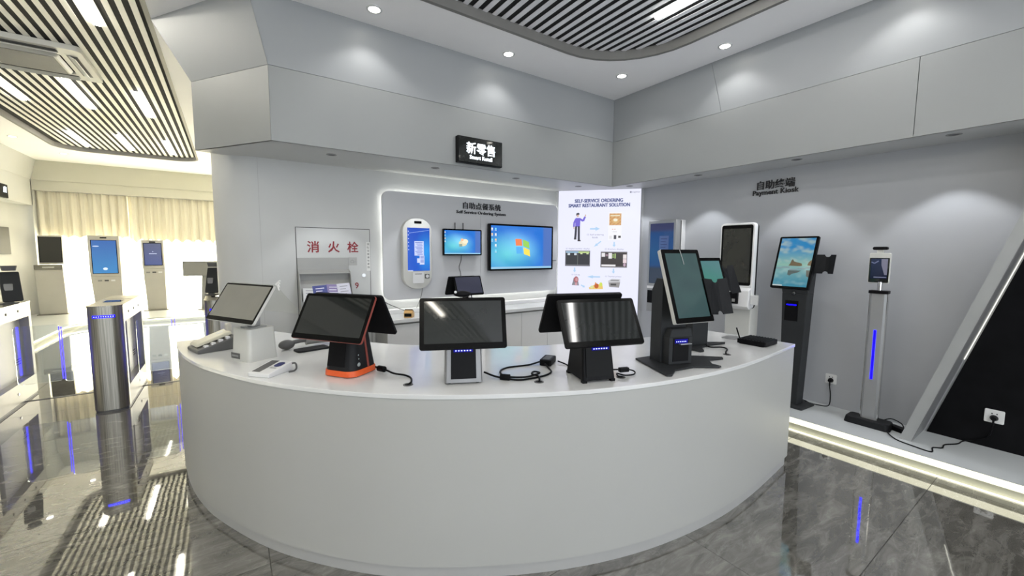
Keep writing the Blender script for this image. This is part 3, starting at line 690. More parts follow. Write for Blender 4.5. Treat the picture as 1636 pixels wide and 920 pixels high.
# brochure rack and its leaflets
rk = thing('brochure_rack', 'grey metal brochure rack hanging on the hydrant door', 'rack', (0.782, YB-0.006, 1.0))
obj('back_plate', G().box(-0.238, 0.238, -0.012, 0.0, -0.14, 0.477), 'rack', rk, bev=0.002)
obj('upper_shelf', G().loft([(-0.235, -0.012, 0.355), (0.235, -0.012, 0.355), (0.235, -0.012, 0.345), (-0.235, -0.012, 0.345)], [(-0.235, -0.085, 0.325), (0.235, -0.085, 0.325), (0.235, -0.085, 0.318), (-0.235, -0.085, 0.318)]), 'rack', rk)
for x in (-0.238, 0.232):
    obj('side_cheek', G().prism([(-0.012, 0.36), (-0.09, 0.335), (-0.185, 0.06), (-0.185, -0.10), (-0.012, -0.14)], x, x+0.006, SIDE), 'rack', rk)
obj('sloped_rest', G().loft([(-0.232, -0.03, 0.25), (0.232, -0.03, 0.25), (0.232, -0.024, 0.25), (-0.232, -0.024, 0.25)], [(-0.232, -0.15, -0.02), (0.232, -0.15, -0.02), (0.232, -0.144, -0.02), (-0.232, -0.144, -0.02)]), 'rack', rk)
obj('front_lip', G().box(-0.232, 0.232, -0.185, -0.179, -0.08, 0.06), 'rack', rk)
obj('bottom', G().box(-0.232, 0.232, -0.18, -0.02, -0.10, -0.09), 'rack', rk)
def leaflet(x, w_, h_, z, rot, c1, c2, label, lines, yo):
    t = tag(obj('leaflet', G().box(-w_/2, w_/2, -0.002, 0.002, -h_/2, h_/2), 'white_gl', loc=(0.782+x, YB-0.15-yo, z), rot=(R(-24), rot, 0)), label, 'leaflet', 'leaflets in the grey rack')
    p = P(0.0022); p.rect(-w_/2, w_/2, -h_/2, h_/2, c1); p.poly([(-w_/2, -h_/2), (w_/2, -h_/2), (w_/2, 0.1*h_), (-w_/2, -0.2*h_)], c2)
    for i in range(lines): p.rect(-w_*0.3, w_*(0.30-0.15*(i % 2)), h_*0.36-i*0.028, h_*0.36-i*0.028+0.009, (0.75, 0.75, 0.85) if c1[0] < 0.5 else (0.35, 0.35, 0.4))
    pr('cover_print', p, 'print', t); return t
leaflet(-0.155, 0.12, 0.21, 1.085, R(3), (0.70, 0.70, 0.70), (0.62, 0.64, 0.66), 'white leaflet at the left end of the grey rack', 5, 0.0)
leaflet(-0.055, 0.13, 0.25, 1.09, R(-4), (0.07, 0.085, 0.30), (0.11, 0.10, 0.36), 'dark blue leaflet beside the left white one in the rack', 4, 0.006)
leaflet(0.065, 0.15, 0.24, 1.10, R(3), (0.26, 0.21, 0.42), (0.15, 0.11, 0.38), 'purple leaflet with pale lettering in the middle of the rack', 4, 0.0)
leaflet(0.165, 0.125, 0.245, 1.105, R(-4), (0.66, 0.65, 0.74), (0.62, 0.62, 0.74), 'pale lilac leaflet at the right end of the rack', 6, 0.005)

# back counter with cabinet doors
bc = thing('back_counter', 'long white back counter under the grey display panel', 'counter', (2.54, 4.25, 0))
obj('worktop', G().box(-1.27, 1.22, -0.25, 0.245, 0.825, 0.862), 'counter_top', bc, bev=0.003)
obj('upstand', G().box(-1.27, 1.22, 0.13, 0.245, 0.862, 0.905), 'white_gl', bc, bev=0.003)
obj('carcass', G().box(-1.26, 1.22, -0.185, 0.24, 0.0, 0.825), 'grey_pl', bc)
for i in range(6):
    obj('door', G().box(-1.265+i*0.4135, -1.265+i*0.4135+0.4105, -0.205, -0.187, 0.08, 0.80), 'white_gl', bc, bev=0.002)
sb = thing('barcode_scanner', 'small orange and brown scanner box on the back counter', 'scanner', (1.52, 4.10, 0.862), R(-35))
obj('body', G().prism([(-0.05, 0), (0.05, 0), (0.045, 0.045), (-0.02, 0.075), (-0.05, 0.05)], -0.045, 0.045, SIDE), 'orange_box', sb, bev=0.006)
obj('glass', G().loft([(-0.036, -0.052, 0.012), (0.036, -0.052, 0.012), (0.036, -0.052, 0.045), (-0.036, -0.052, 0.045)], [(-0.036, -0.045, 0.012), (0.036, -0.045, 0.012), (0.036, -0.045, 0.045), (-0.036, -0.045, 0.045)]), 'black', sb)
obj('lid', G().loft([(-0.04, 0.044, 0.049), (0.04, 0.044, 0.049), (0.04, -0.02, 0.078), (-0.04, -0.02, 0.078)], [(-0.04, 0.048, 0.056), (0.04, 0.048, 0.056), (0.04, -0.018, 0.085), (-0.04, -0.018, 0.085)]), 'brown', sb)
tag(obj('scanner_cable', G().tube([(1.53, 4.12, 0.91), (1.44, 4.2, 0.95), (1.37, 4.36, 0.99), (1.36, 4.46, 1.02)], 0.004), 'dgrey_pl', smooth=True), 'thin dark cable rising from the orange scanner to the wall', 'cable')

# ---- displays on stands
def display(parent, w_, h_, th, c, tilt, back, glass='glass_black', bz=(0.014, 0.014, 0.02, 0.012), flip=False, pic=None, rim=None, r=0.012):
    d = obj('display', G().prism(rrect(w_, h_, r), -th, -0.002, FRONT), back, parent, bev=0.003, loc=c, rot=(-tilt, 0, PI if flip else 0))
    if rim: obj('rim', frame_plate(G(), w_, h_, r, w_-0.006, h_-0.006, -0.003, 0.001), rim, d)
    q = 0.006 if rim else 0.002
    obj('front_glass', G().prism(rrect(w_-q, h_-q, r), -0.002, 0.0, FRONT), 'bezel', d)
    x0, x1, z0, z1 = -w_/2+bz[0], w_/2-bz[1], -h_/2+bz[2], h_/2-bz[3]
    obj('active_area', G().box(x0, x1, -0.0006, 0.0, z0, z1), glass, d)
    if pic: pr('screen_picture', pic, 'screen_dim', d)
    return d
def loc_in(base, yaw, wp):
    v = Matrix.Rotation(-yaw, 3, 'Z') @ (Vector(wp)-Vector(base)); return (v.x, v.y, v.z)

# small two sided terminal on the back counter
b0 = (2.237, 4.16, 0.862); t = thing('pos_terminal', 'small black terminal on the back counter below the small wall monitor', 'cash register', b0, 0)
obj('foot', G().prism(rrect(0.20, 0.18, 0.03), 0, 0.012), 'black', t, bev=0.003)
obj('body', G().taper(rrect(0.12, 0.14, 0.02), 0.012, rrect(0.08, 0.06, 0.02), 0.26), 'black', t, bev=0.003)
display(t, 0.344, 0.229, 0.02, (0.0, -0.045, 0.30), R(24), 'black', 'screen_violet')
display(t, 0.344, 0.229, 0.02, (-0.05, 0.085, 0.30), R(24), 'black', flip=True)
obj('lens_bulge', G().sphere(0.016, T(-0.02, -0.10, 0.175)), 'white_gl', t, smooth=True)

# ================================================================== CORNER POSTER (lightbox)
pyaw = math.atan2(3.62-4.46, 4.58-3.852)
pl = math.hypot(4.58-3.852, 3.62-4.46)
po = thing('poster_lightbox', 'tall backlit white poster in the corner about self service ordering', 'poster', ((3.852+4.58)/2-0.012, (4.46+3.62)/2-0.012, 1.35), pyaw)
obj('box', G().box(-pl/2+0.004, pl/2-0.004, -0.004, 0.02, -1.20, 1.046), 'silver', po)
p = P(0.0045); W2 = pl/2-0.004
p.rect(-W2, W2, -1.20, 1.044, (0.80, 0.81, 0.97))
K = pl/132.0; ox, oz = -959.0, 1.35
# poster positions are taken in poster units: 132 units wide, 168 units from the top to the counter
def U(x): return (x-66)*K
def V(v): return 1.046-v*(1.40/168.0)
navy = (0.05, 0.07, 0.22); arrow = (0.42, 0.62, 0.85)
for dx in (0, 0.35, 0.7):
  for dv in (0, 0.35):
    p.text('SELF-SERVICE ORDERING', U(27+dx), U(103.3+dx), V(20.5-dv), V(15-dv), navy); p.text('SMART RESTAURANT SOLUTION', U(17+dx), U(114.3+dx), V(28-dv), V(22.5-dv), navy)
p.text('SELF-SERVICE ORDERING', U(27), U(104), V(20.5), V(15), navy, 0.0); p.text('SMART RESTAURANT SOLUTION', U(17), U(115), V(28), V(22.5), navy, 0.0)
p.ell(U(115.5), V(5.4), 0.012, 0.012, (0.22, 0.22, 0.28)); p.text('rapivur', U(118), U(130), V(7.4), V(4), (0.3, 0.3, 0.34), 0.01)
# drawn figure pointing at the screen
sk = (0.62, 0.45, 0.38)
p.ell(U(32.5), V(41), 0.017, 0.024, sk); p.poly([(U(30), V(42)), (U(30), V(38)), (U(33), V(36.6)), (U(35.4), V(38)), (U(35.2), V(40)), (U(32), V(40.2))], (0.05, 0.05, 0.07))
p.poly([(U(29), V(45.5)), (U(37), V(45.5)), (U(36.5), V(60)), (U(28.5), V(60))], (0.16, 0.12, 0.62))
p.line([(U(36), V(47)), (U(41.5), V(50.5)), (U(44.5), V(43.5))], 0.026, (0.16, 0.12, 0.62)); p.line([(U(44.5), V(43.5)), (U(45.4), V(40))], 0.014, sk)
p.line([(U(29.5), V(47)), (U(26.6), V(54)), (U(26.4), V(60))], 0.024, (0.16, 0.12, 0.62)); p.line([(U(26.4), V(60)), (U(26.7), V(63.5))], 0.014, sk)
p.line([(U(30.2), V(59)), (U(29.6), V(70)), (U(29), V(79))], 0.030, (0.03, 0.03, 0.05)); p.line([(U(34.6), V(59)), (U(34.8), V(70)), (U(35), V(82))], 0.030, (0.03, 0.03, 0.05))
p.rect(U(27), U(31), V(81), V(79), (0.05, 0.04, 0.04)); p.rect(U(33), U(38), V(84), V(82), (0.05, 0.04, 0.04))
def arr(x0, v0, x1, v1, wd=0.022):
    a, b, c, d = U(x0), V(v0), U(x1), V(v1); L = math.hypot(c-a, d-b); dx, dz = (c-a)/L, (d-b)/L
    hx, hz = c-dx*L*0.45, d-dz*L*0.45
    p.line([(a, b), (hx, hz)], wd, arrow); p.poly([(hx-dz*wd*1.25, hz+dx*wd*1.25), (hx+dz*wd*1.25, hz-dx*wd*1.25), (c, d)], arrow)
arr(53, 63.5, 69, 63.5); arr(92, 85, 92, 93.5, 0.018); arr(71, 84, 60, 93, 0.016); arr(29, 128, 29, 136, 0.018); arr(92, 129, 92, 137, 0.018); arr(71, 143, 50, 143, 0.018); arr(40, 157, 47, 161, 0.016)
p.text('① Self ordering', U(48), U(75), V(75), V(71.6), (0.20, 0.20, 0.30)); p.text('kiosk', U(57), U(66), V(79), V(76), (0.20, 0.20, 0.30))
p.rect(U(82), U(103), V(82), V(37), (0.86, 0.86, 0.90))
p.grid(U(83.5), U(102), V(58), V(39), 10, 10, lambda u, v: lerp((0.45, 0.16, 0.03), (0.75, 0.50, 0.22), 0.5+0.5*math.sin(u*19)*math.cos(v*23)))
p.ell(U(93), V(51), 0.045, 0.035, (0.66, 0.42, 0.16)); p.ell(U(93), V(49.5), 0.028, 0.02, (0.85, 0.80, 0.62)); p.rect(U(85), U(100), V(43.5), V(41.5), (0.8, 0.72, 0.5))
p.rect(U(88), U(90), V(65), V(64), (0.7, 0.3, 0.25)); p.rect(U(91.5), U(93.5), V(65), V(64), (0.7, 0.3, 0.25)); p.rect(U(89), U(96), V(69), V(68), (0.6, 0.6, 0.65))
p.rect(U(84), U(88), V(80), V(75), (0.72, 0.72, 0.74)); p.rect(U(91), U(95), V(80.5), V(74), (0.06, 0.06, 0.08)); p.rect(U(98), U(102), V(78.5), V(75), (0.05, 0.05, 0.05))
p.text('② Digital number display', U(14), U(53), V(98), V(94.8), (0.22, 0.22, 0.32)); p.text('③ Kitchen display', U(77), U(107), V(98.6), V(95.4), (0.22, 0.22, 0.32))
p.rect(U(13), U(54), V(125.5), V(99.5), (0.17, 0.17, 0.19)); p.rect(U(14.2), U(53), V(123), V(101), (0.035, 0.037, 0.042)); p.rect(U(14.2), U(35), V(103), V(101), (0.35, 0.55, 0.75)); p.rect(U(35), U(52.5), V(103.4), V(101), (0.50, 0.66, 0.25)); p.rect(U(33.5), U(34), V(123), V(103), (0.25, 0.28, 0.25))
for x in (17, 28): p.rect(U(x), U(x+4), V(107), V(103.6), (0.70, 0.76, 0.82)); p.rect(U(x+0.4), U(x+3.6), V(105.6), V(105), (0.3, 0.4, 0.5))
for x in (38, 48): p.rect(U(x), U(x+3.6), V(105.4), V(103.8), (0.7, 0.8, 0.45))
p.rect(U(71), U(113), V(127), V(101), (0.19, 0.18, 0.19)); p.rect(U(72.2), U(112), V(125), V(102.4), (0.045, 0.038, 0.038))
p.rect(U(72.6), U(78), V(109.4), V(103), (0.78, 0.76, 0.78)); p.rect(U(83.5), U(89), V(112.4), V(103), (0.78, 0.76, 0.78)); p.rect(U(79), U(83), V(108.5), V(105), (0.28, 0.2, 0.24))
for k in range(4): p.rect(U(89.6), U(92), V(106+1.7*k), V(105+1.7*k), (0.35, 0.5, 0.18))
p.rect(U(93), U(95), V(112), V(104), (0.35, 0.5, 0.18)); p.rect(U(106.5), U(112), V(112.5), V(105.5), (0.80, 0.74, 0.74)); p.rect(U(106.5), U(112), V(119.5), V(113), (0.80, 0.66, 0.70)); p.ell(U(109), V(122.4), 0.017, 0.022, (0.5, 0.36, 0.46)); p.rect(U(72.6), U(95), V(125), V(122.2), (0.80, 0.78, 0.80))
p.text('⑤ Call tag', U(24), U(38), V(141.4), V(138.4), (0.25, 0.25, 0.34)); p.text('④ Thermal printer', U(79), U(105), V(143.4), V(140.4), (0.25, 0.25, 0.34))
p.poly([(U(25), V(157.5)), (U(37), V(158)), (U(34), V(145)), (U(28), V(145))], (0.24, 0.24, 0.27)); p.ell(U(32), V(148), 0.032, 0.045, (0.40, 0.13, 0.15)); p.ell(U(32.6), V(148), 0.018, 0.026, (0.60, 0.32, 0.34)); p.ell(U(32), V(155.5), 0.018, 0.022, (0.58, 0.32, 0.36))
p.poly([(U(84), V(149)), (U(90), V(145.6)), (U(103), V(146)), (U(103), V(151)), (U(84), V(151.6))], (0.55, 0.55, 0.57)); p.poly([(U(84.5), V(151.8)), (U(103), V(151)), (U(101.5), V(160)), (U(86), V(159))], (0.30, 0.29, 0.29)); p.rect(U(88), U(97), V(156.5), V(153.6), (0.07, 0.07, 0.07)); p.rect(U(88), U(101), V(149), V(147.5), (0.22, 0.22, 0.23))
p.poly([(U(53), V(161)), (U(64), V(155)), (U(75), V(155)), (U(76), V(163)), (U(54), V(164))], (0.80, 0.55, 0.16)); p.ell(U(65.5), V(158), 0.030, 0.035, (0.52, 0.12, 0.03)); p.ell(U(72.5), V(155.4), 0.022, 0.030, (0.62, 0.72, 0.12)); p.ell(U(58), V(160), 0.022, 0.02, (0.66, 0.70, 0.35)); p.ell(U(64), V(153.6), 0.01, 0.014, (0.7, 0.25, 0.05))
pr('poster_print', p, 'backlit', po)

# ================================================================== RIGHT WALL
# silver wall kiosk
wk = thing('wall_kiosk', 'silver wall kiosk with dark blue screen beside the lit poster', 'kiosk', (4.41, 3.16, 1.37), -PI/2)
obj('housing', G().box(-0.20, 0.20, 0.0, 0.085, -0.57, 0.575), 'silver', wk, bev=0.008)
obj('side_groove', G().box(-0.19, 0.19, 0.085, 0.115, -0.56, 0.565), 'dgrey_pl', wk)
obj('rear_shell', G().box(-0.20, 0.20, 0.115, 0.19, -0.57, 0.575), 'white_gl', wk, bev=0.006)
p = P(0.002); p.grid(-0.165, 0.165, -0.21, 0.535, 10, 20, lambda u, v: lerp((0.02, 0.10, 0.30), (0.05, 0.06, 0.16), 1.0 if v > 0.86 or v < 0.26 else 0.15+0.3*abs(v-0.55)) if v > 0.26 else (0.05, 0.075, 0.12))
p.rect(-0.03, 0.10, 0.12, 0.38, (0.10, 0.16, 0.36))
for i in range(6): p.rect(-0.01, 0.08-0.02*(i % 2), 0.34-i*0.035, 0.35-i*0.035, (0.05, 0.08, 0.22))
pr('screen', p, 'screen_dim', wk)
obj('card_reader', G().box(-0.17, -0.05, -0.02, 0.0, -0.46, -0.30), 'black', wk, bev=0.004)
obj('receipt_slot', G().box(0.0, 0.14, -0.004, 0.0, -0.36, -0.32), 'black', wk)
obj('label_strip', G().box(-0.19, -0.02, -0.002, 0.0, -0.275, -0.245), 'white_gl', wk)

# white payment kiosk on a column
pk = thing('payment_kiosk', 'white payment kiosk with a tall black screen standing on the ledge', 'kiosk', (4.20, 2.137, 0.12), -PI/2)
obj('base', G().prism(rrect(0.34, 0.30, 0.03, cy=0.17), 0, 0.012), 'white_pl', pk, bev=0.003)
obj('column', G().box(-0.13, 0.13, 0.09, 0.25, 0.012, 1.0), 'white_pl', pk, bev=0.012)
hd = obj('head', G().prism(rrect(0.34, 0.86, (0.035, 0.035, 0.05, 0.05), 6, cy=1.295), -0.06, 0, FRONT), 'white_gl', pk, bev=0.008)
obj('back_shell', G().prism(rrect(0.335, 0.85, 0.04, 6, cy=1.295), -0.085, -0.06, FRONT), 'black', pk)
obj('screen', G().prism(rrect(0.305, 0.60, 0.02, 5, cy=1.405), 0, 0.003, FRONT), 'bezel', hd)
obj('active_area', G().box(-0.135, 0.135, -0.0036, -0.003, 1.135, 1.67), 'glass_black', hd)
obj('printer_housing', G().prism([(0.0, 1.085), (-0.05, 1.06), (-0.06, 0.90), (-0.02, 0.872), (0.0, 0.872)], -0.165, 0.165, SIDE), 'white_gl', pk, bev=0.006)
obj('scanner', G().box(-0.035, 0.075, -0.085, -0.055, 0.925, 1.04), 'black', pk, bev=0.004, label='black scan window')
obj('scan_mark', G().box(0.025, 0.055, -0.0862, -0.085, 0.945, 0.975), 'grey_pl', pk)
obj('receipt', G().loft([(0.17, -0.02, 1.02), (0.17, 0.03, 1.02), (0.17, 0.03, 0.93), (0.17, -0.02, 0.93)], [(0.255, -0.045, 1.015), (0.255, -0.043, 1.015), (0.25, -0.043, 0.925), (0.25, -0.045, 0.925)]), 'white_gl', pk, label='white paper card sticking out')

# slim charcoal kiosk with beach picture
def beach(u, v):
    n_ = mnoise.noise(Vector((u*2.6+v*1.5, v*8.5, 3.1)))+0.6*mnoise.noise(Vector((u*7, v*20, 7.7)))
    if v > 0.42:
        t = (v-0.42)/0.58; c = lerp((0.36, 0.66, 0.52), (0.02, 0.30, 0.66), min(1, t*1.5)); k = max(0, min(1, n_*1.5+0.10+0.30*max(0, t-0.55))); c = lerp(c, (0.60, 0.74, 0.64), k*0.7)
    else:
        t = (0.42-v)/0.42; c = lerp((0.30, 0.58, 0.55), (0.05, 0.32, 0.46), min(1, t*1.2)); k = max(0, min(1, n_*1.3+0.08)); c = lerp(c, (0.48, 0.72, 0.70), k*0.55)
        if 0.33 < v < 0.405 and math.sin(v*190+u*9) > 0.55: c = (0.30, 0.38, 0.42)
    return c
bw, bh = 0.33, 0.508
p = P(0.0006); x0, x1, z0, z1 = -bw/2+0.02, bw/2-0.02, -bh/2+0.022, bh/2-0.018
p.grid(x0, x1, z0, z1, 26, 46, beach)
def bxy(u, v): return (x0+u*(x1-x0), z0+v*(z1-z0))
p.poly([bxy(*q) for q in ((0.36, 0.425), (0.40, 0.47), (0.42, 0.53), (0.45, 0.56), (0.48, 0.545), (0.49, 0.52), (0.58, 0.50), (0.66, 0.49), (0.74, 0.475), (0.76, 0.43), (0.70, 0.42))], (0.20, 0.15, 0.075))
p.poly([bxy(*q) for q in ((0.45, 0.56), (0.48, 0.545), (0.49, 0.50), (0.46, 0.50))], (0.11, 0.10, 0.06))
p.poly([bxy(*q) for q in ((0.90, 0.44), (0.92, 0.50), (0.97, 0.54), (1.0, 0.55), (1.0, 0.43))], (0.24, 0.16, 0.08))
p.poly([bxy(*q) for q in ((0.38, 0.33), (0.76, 0.33), (0.66, 0.285), (0.52, 0.26), (0.45, 0.22), (0.38, 0.24))], (0.13, 0.17, 0.16)); p.poly([bxy(*q) for q in ((0.90, 0.34), (1.0, 0.34), (1.0, 0.20), (0.93, 0.22))], (0.16, 0.16, 0.13))
p.rect(x0, x0+0.085, z0, z0+0.012, (0.75, 0.85, 0.85))
b0 = (4.36, 1.63, 0.12); yaw = R(-93.6)
sk_ = thing('payment_kiosk', 'slim charcoal kiosk showing a blue beach picture, standing on the ledge', 'kiosk', b0, yaw)
obj('base', G().prism(rrect(0.30, 0.26, 0.02), 0, 0.02), 'charcoal', sk_, bev=0.004)
obj('column', G().loft([(-0.075, -0.06, 0.02), (0.075, -0.06, 0.02), (0.075, 0.06, 0.02), (-0.075, 0.06, 0.02)], [(-0.108, -0.06, 1.06), (0.105, -0.06, 1.06), (0.105, 0.06, 1.06), (-0.108, 0.06, 1.06)]).loft(
    [(-0.108, -0.06, 1.06), (0.105, -0.06, 1.06), (0.105, 0.06, 1.06), (-0.108, 0.06, 1.06)], [(-0.118, -0.06, 1.12), (0.105, -0.06, 1.12), (0.105, 0.09, 1.3), (-0.118, 0.09, 1.3)]), 'charcoal', sk_, bev=0.004)
obj('camera_dome', G().sphere(0.02, T(-0.008, -0.06, 1.06)), 'glass_black', sk_, smooth=True)
obj('printer_panel', G().box(-0.075, 0.035, -0.064, -0.06, 0.80, 0.99), 'black', sk_)
obj('status_lights', G().box(-0.06, 0.022, -0.066, -0.064, 0.946, 0.955), 'blue', sk_, label='blue glowing light row')
display(sk_, bw, bh, 0.03, loc_in(b0, yaw, (4.36, 1.681, 1.463)), R(16.5), 'black', bz=(0.02, 0.02, 0.022, 0.018), pic=p)
def bracket(parent, x0, x1, z0, z1, yb, dip, rotx=0.0, mat='satin_black', slant=0.0):
    pts = [(x0, z0), (x1-slant, z0), (x1, z1)]; w_ = x1-x0; cx = x0+w_*0.58; r = min(0.024, w_*0.2)
    top = [(cx+r*math.cos(a), z1-r*math.sin(a)*0.9) for a in [PI*k/6 for k in range(7)]]
    bot = [(x0+w_*0.5-r*0.9*math.cos(a), z0+r*0.9*math.sin(a)) for a in [PI*k/6 for k in range(7)]]
    pts = [(x0, z0)]+bot+[(x1-slant, z0), (x1, z1)]+top+[(x0, z1)]
    g = G(); f = lambda x: dip*math.sin(PI*min(1, max(0, (x-x0)/w_))*0.9)
    g.loft([(x, yb+f(x), z) for x, z in pts], [(x, yb+f(x)+0.004, z) for x, z in pts])
    return obj('card_holder', g, mat, parent, label='black notched side holder plate')
lb = loc_in(b0, yaw, (4.36, 1.44, 1.45))
bracket(sk_, 0.10, 0.268, 1.247, 1.418, 0.02, 0.03, slant=0.02)

# temperature check stand
ts = thing('face_scan_stand', 'silver thermometer stand with small face screen and a blue light bar', 'stand', (4.36, 1.05, 0.12), -PI/2)
obj('base', G().taper(rrect(0.30, 0.17, 0.03), 0, rrect(0.28, 0.15, 0.03), 0.055), 'satin_black', ts, bev=0.006)
col = [(-0.055, -0.01), (-0.04, -0.026), (0.04, -0.026), (0.055, -0.01), (0.055, 0.03), (-0.055, 0.03)]
obj('column', G().prism(col, 0.055, 1.105), 'silver', ts)
for x in (-0.058, 0.052): obj('edge_strip', G().box(x, x+0.006, -0.012, 0.028, 0.056, 1.104), 'chrome', ts)
obj('light_bar', G().box(-0.008, 0.008, -0.029, -0.026, 0.395, 0.805), 'blue', ts, label='glowing blue vertical light bar')
obj('collar', G().prism(rrect(0.125, 0.075, 0.012), 1.105, 1.13), 'black', ts, bev=0.003)
obj('neck', G().cyl(0.017, 1.13, 1.20, 16), 'chrome', ts, smooth=True)
hd = obj('head', G().prism(rrect(0.135, 0.245, 0.012, cy=1.312), -0.025, 0, FRONT), 'white_pl', ts, bev=0.004, loc=(-0.012, -0.01, 0))
obj('screen', G().prism(rrect(0.125, 0.20, 0.006, cy=1.295), 0, 0.003, FRONT), 'glass_black', hd)
p = P(0.0032); p.grid(-0.052, 0.052, 1.225, 1.388, 8, 10, lambda u, v: (0.008, 0.012+0.012*v, 0.04+0.04*v)); p.poly([(0.012, 1.385), (0.052, 1.385), (0.052, 1.258), (0.036, 1.258), (0.014, 1.335)], (0.26, 0.26, 0.36)); p.rect(-0.03, 0.05, 1.235, 1.241, (0.30, 0.32, 0.5)); p.line([(-0.05, 1.36), (-0.03, 1.35), (-0.005, 1.37)], 0.008, (0.2, 0.24, 0.42))
pr('screen_picture', p, 'screen_dim', hd)
obj('thermal_camera', G().prism(rrect(0.095, 0.026, 0.012, cy=1.472), -0.03, 0.004, FRONT), 'black', ts, bev=0.003, loc=(-0.015, -0.01, 0))
obj('camera_stem', G().box(-0.035, 0.005, -0.005, 0.012, 1.43, 1.462), 'white_pl', ts)

# sockets, plugs and cables on the right
def socket(label, plug_label, cable_label, loc, pts, w_=0.09):
    t = thing('wall_socket', label, 'socket', loc, -PI/2)
    obj('plate', G().prism(rrect(w_, w_, 0.008), 0, 0.007, FRONT), 'socket', t, bev=0.002)
    for x in (-0.012, 0.012): obj('slot', G().box(x-0.003, x+0.003, -0.0075, -0.007, 0.014, 0.024), 'black', t)
    k = thing('power_plug', plug_label, 'plug', (loc[0]-0.008, loc[1], loc[2]-0.012), -PI/2)
    obj('plug_body', G().cyl(0.022, 0, 0.03, 14, FRONT, r1=0.015), 'black', k, smooth=True)
    obj('strain_relief', G().cyl(0.006, -0.05, -0.01, 8, T(0, -0.02, 0)), 'black', k, smooth=True)
    tag(obj('power_cable', G().tube(pts, 0.0045), 'black', smooth=True), cable_label, 'cable')
socket('white wall socket low on the grey wall beside the charcoal kiosk', 'black plug in the socket on the grey wall', 'black cable drooping from the grey wall socket to the charcoal kiosk', (XW, 1.40, 0.378),
       [(4.572, 1.40, 0.32), (4.56, 1.385, 0.22), (4.55, 1.39, 0.135), (4.52, 1.45, 0.125), (4.50, 1.52, 0.128), (4.47, 1.56, 0.15), (4.43, 1.62, 0.16)])
socket('white wall socket on the black wall panel', 'black plug in the socket on the black panel', 'black cable running over the ledge in front of the black panel', (XW-0.012, 0.398, 0.362),
       [(4.56, 0.398, 0.30), (4.575, 0.42, 0.2), (4.575, 0.53, 0.126), (4.46, 0.55, 0.125), (4.36, 0.60, 0.125), (4.27, 0.60, 0.125), (4.22, 0.64, 0.125), (4.12, 0.63, 0.125), (4.13, 0.72, 0.125), (4.17, 0.83, 0.125), (4.25, 0.90, 0.135), (4.33, 0.90, 0.14)], 0.098)
tag(obj('power_adapter', G().prism(rrect(0.06, 0.11, 0.01), 0, 0.035), 'black', loc=(4.40, 0.875, 0.12), rot=(0, 0, R(-25)), bev=0.004), 'black adapter brick on the ledge beside the slanted frame', 'adapter')
tag(obj('power_cable', G().tube([(4.44, 0.98, 0.16), (4.50, 0.94, 0.175), (4.53, 0.885, 0.15), (4.50, 0.86, 0.13), (4.44, 0.86, 0.13)], 0.0045), 'black', smooth=True), 'black cable loop between the thermometer stand and the adapter', 'cable')
tag(obj('power_cable', G().tube([(4.46, 0.97, 0.135), (4.40, 0.93, 0.128), (4.34, 0.905, 0.126), (4.30, 0.90, 0.126)], 0.0045), 'black', smooth=True), 'short black cable end lying beside the thermometer stand', 'cable')

# ================================================================== COUNTER
oc = [(-0.335, 3.72), (-0.317, 3.514), (-0.273, 3.26), (-0.21, 3.02), (-0.125, 2.79), (0.054, 2.435), (0.243, 2.16), (0.523, 1.856), (0.847, 1.617), (1.288, 1.387), (1.737, 1.245), (2.232, 1.178), (2.70, 1.182), (3.325, 1.238)]
ic = [(3.275, 1.90), (2.65, 1.97), (1.832, 2.179), (1.552, 2.307), (1.009, 2.715), (0.83, 2.916), (0.55, 3.30), (0.28, 3.762)]
def cm2(pts, k=5): return [(v.x, v.y) for v in catmull([Vector((x, y, 0)) for x, y in pts], k)]
OC = cm2(oc); IC = cm2(ic)
def offs(pts, d):
    out = []
    for i in range(len(pts)):
        a, b = pts[max(i-1, 0)], pts[min(i+1, len(pts)-1)]; L = math.hypot(b[0]-a[0], b[1]-a[1]); out.append((pts[i][0]-(b[1]-a[1])/L*d, pts[i][1]+(b[0]-a[0])/L*d))
    return out
co = thing('reception_counter', 'big curved white reception counter holding the payment terminals', 'counter', (1.5, 2.3, 0))
sh_ = lambda pts: [(x-1.5, y-2.3) for x, y in pts]
obj('countertop', G().prism(sh_(OC+IC), CT-0.022, CT), 'counter_top', co, bev=0.003)
inn = offs(OC, 0.004); bodyp = [(inn[0][0]+0.004, inn[0][1]-0.004)]+inn[1:-1]+[(inn[-1][0]-0.004, inn[-1][1])]
ii = offs(IC, 0.02)
obj('front_panel', G().prism(sh_(bodyp+[(3.268, 1.88)]+ii[1:-1]+[(0.29, 3.745)]), 0.062, CT-0.023), 'counter', co, smooth=True)
kk = offs(OC, 0.012); kp = [(kk[0][0], kk[0][1]-0.02)]+kk[1:-1]+[(kk[-1][0]-0.02, kk[-1][1])]
mid = 34
ik = offs(IC, 0.08)
def kick(a, b, lab=None):
    o_ = kp[a:b+1]; i_ = offs(o_, 0.03)[::-1]; obj('kick_board', G().prism(sh_(o_+i_), 0, 0.061), 'kick', co, smooth=True)
kick(0, mid); kick(mid, len(kp)-1)
obj('plinth', G().prism(sh_(offs(kp, 0.035)+[(3.19, 1.80)]+ik[1:-1]+[(0.24, 3.66)]), 0, 0.06), 'dgrey_pl', co)

def grommet(x, y, label):
    t = thing('cable_grommet', label, 'grommet', (x, y, CT), 0, 'cable holes in the counter')
    obj('ring', G().ring(0.016, 0.024, 0, 0.002, 18), 'dgrey_pl', t, smooth=True); obj('hole', G().cyl(0.017, 0.0, 0.001, 16), 'void', t)
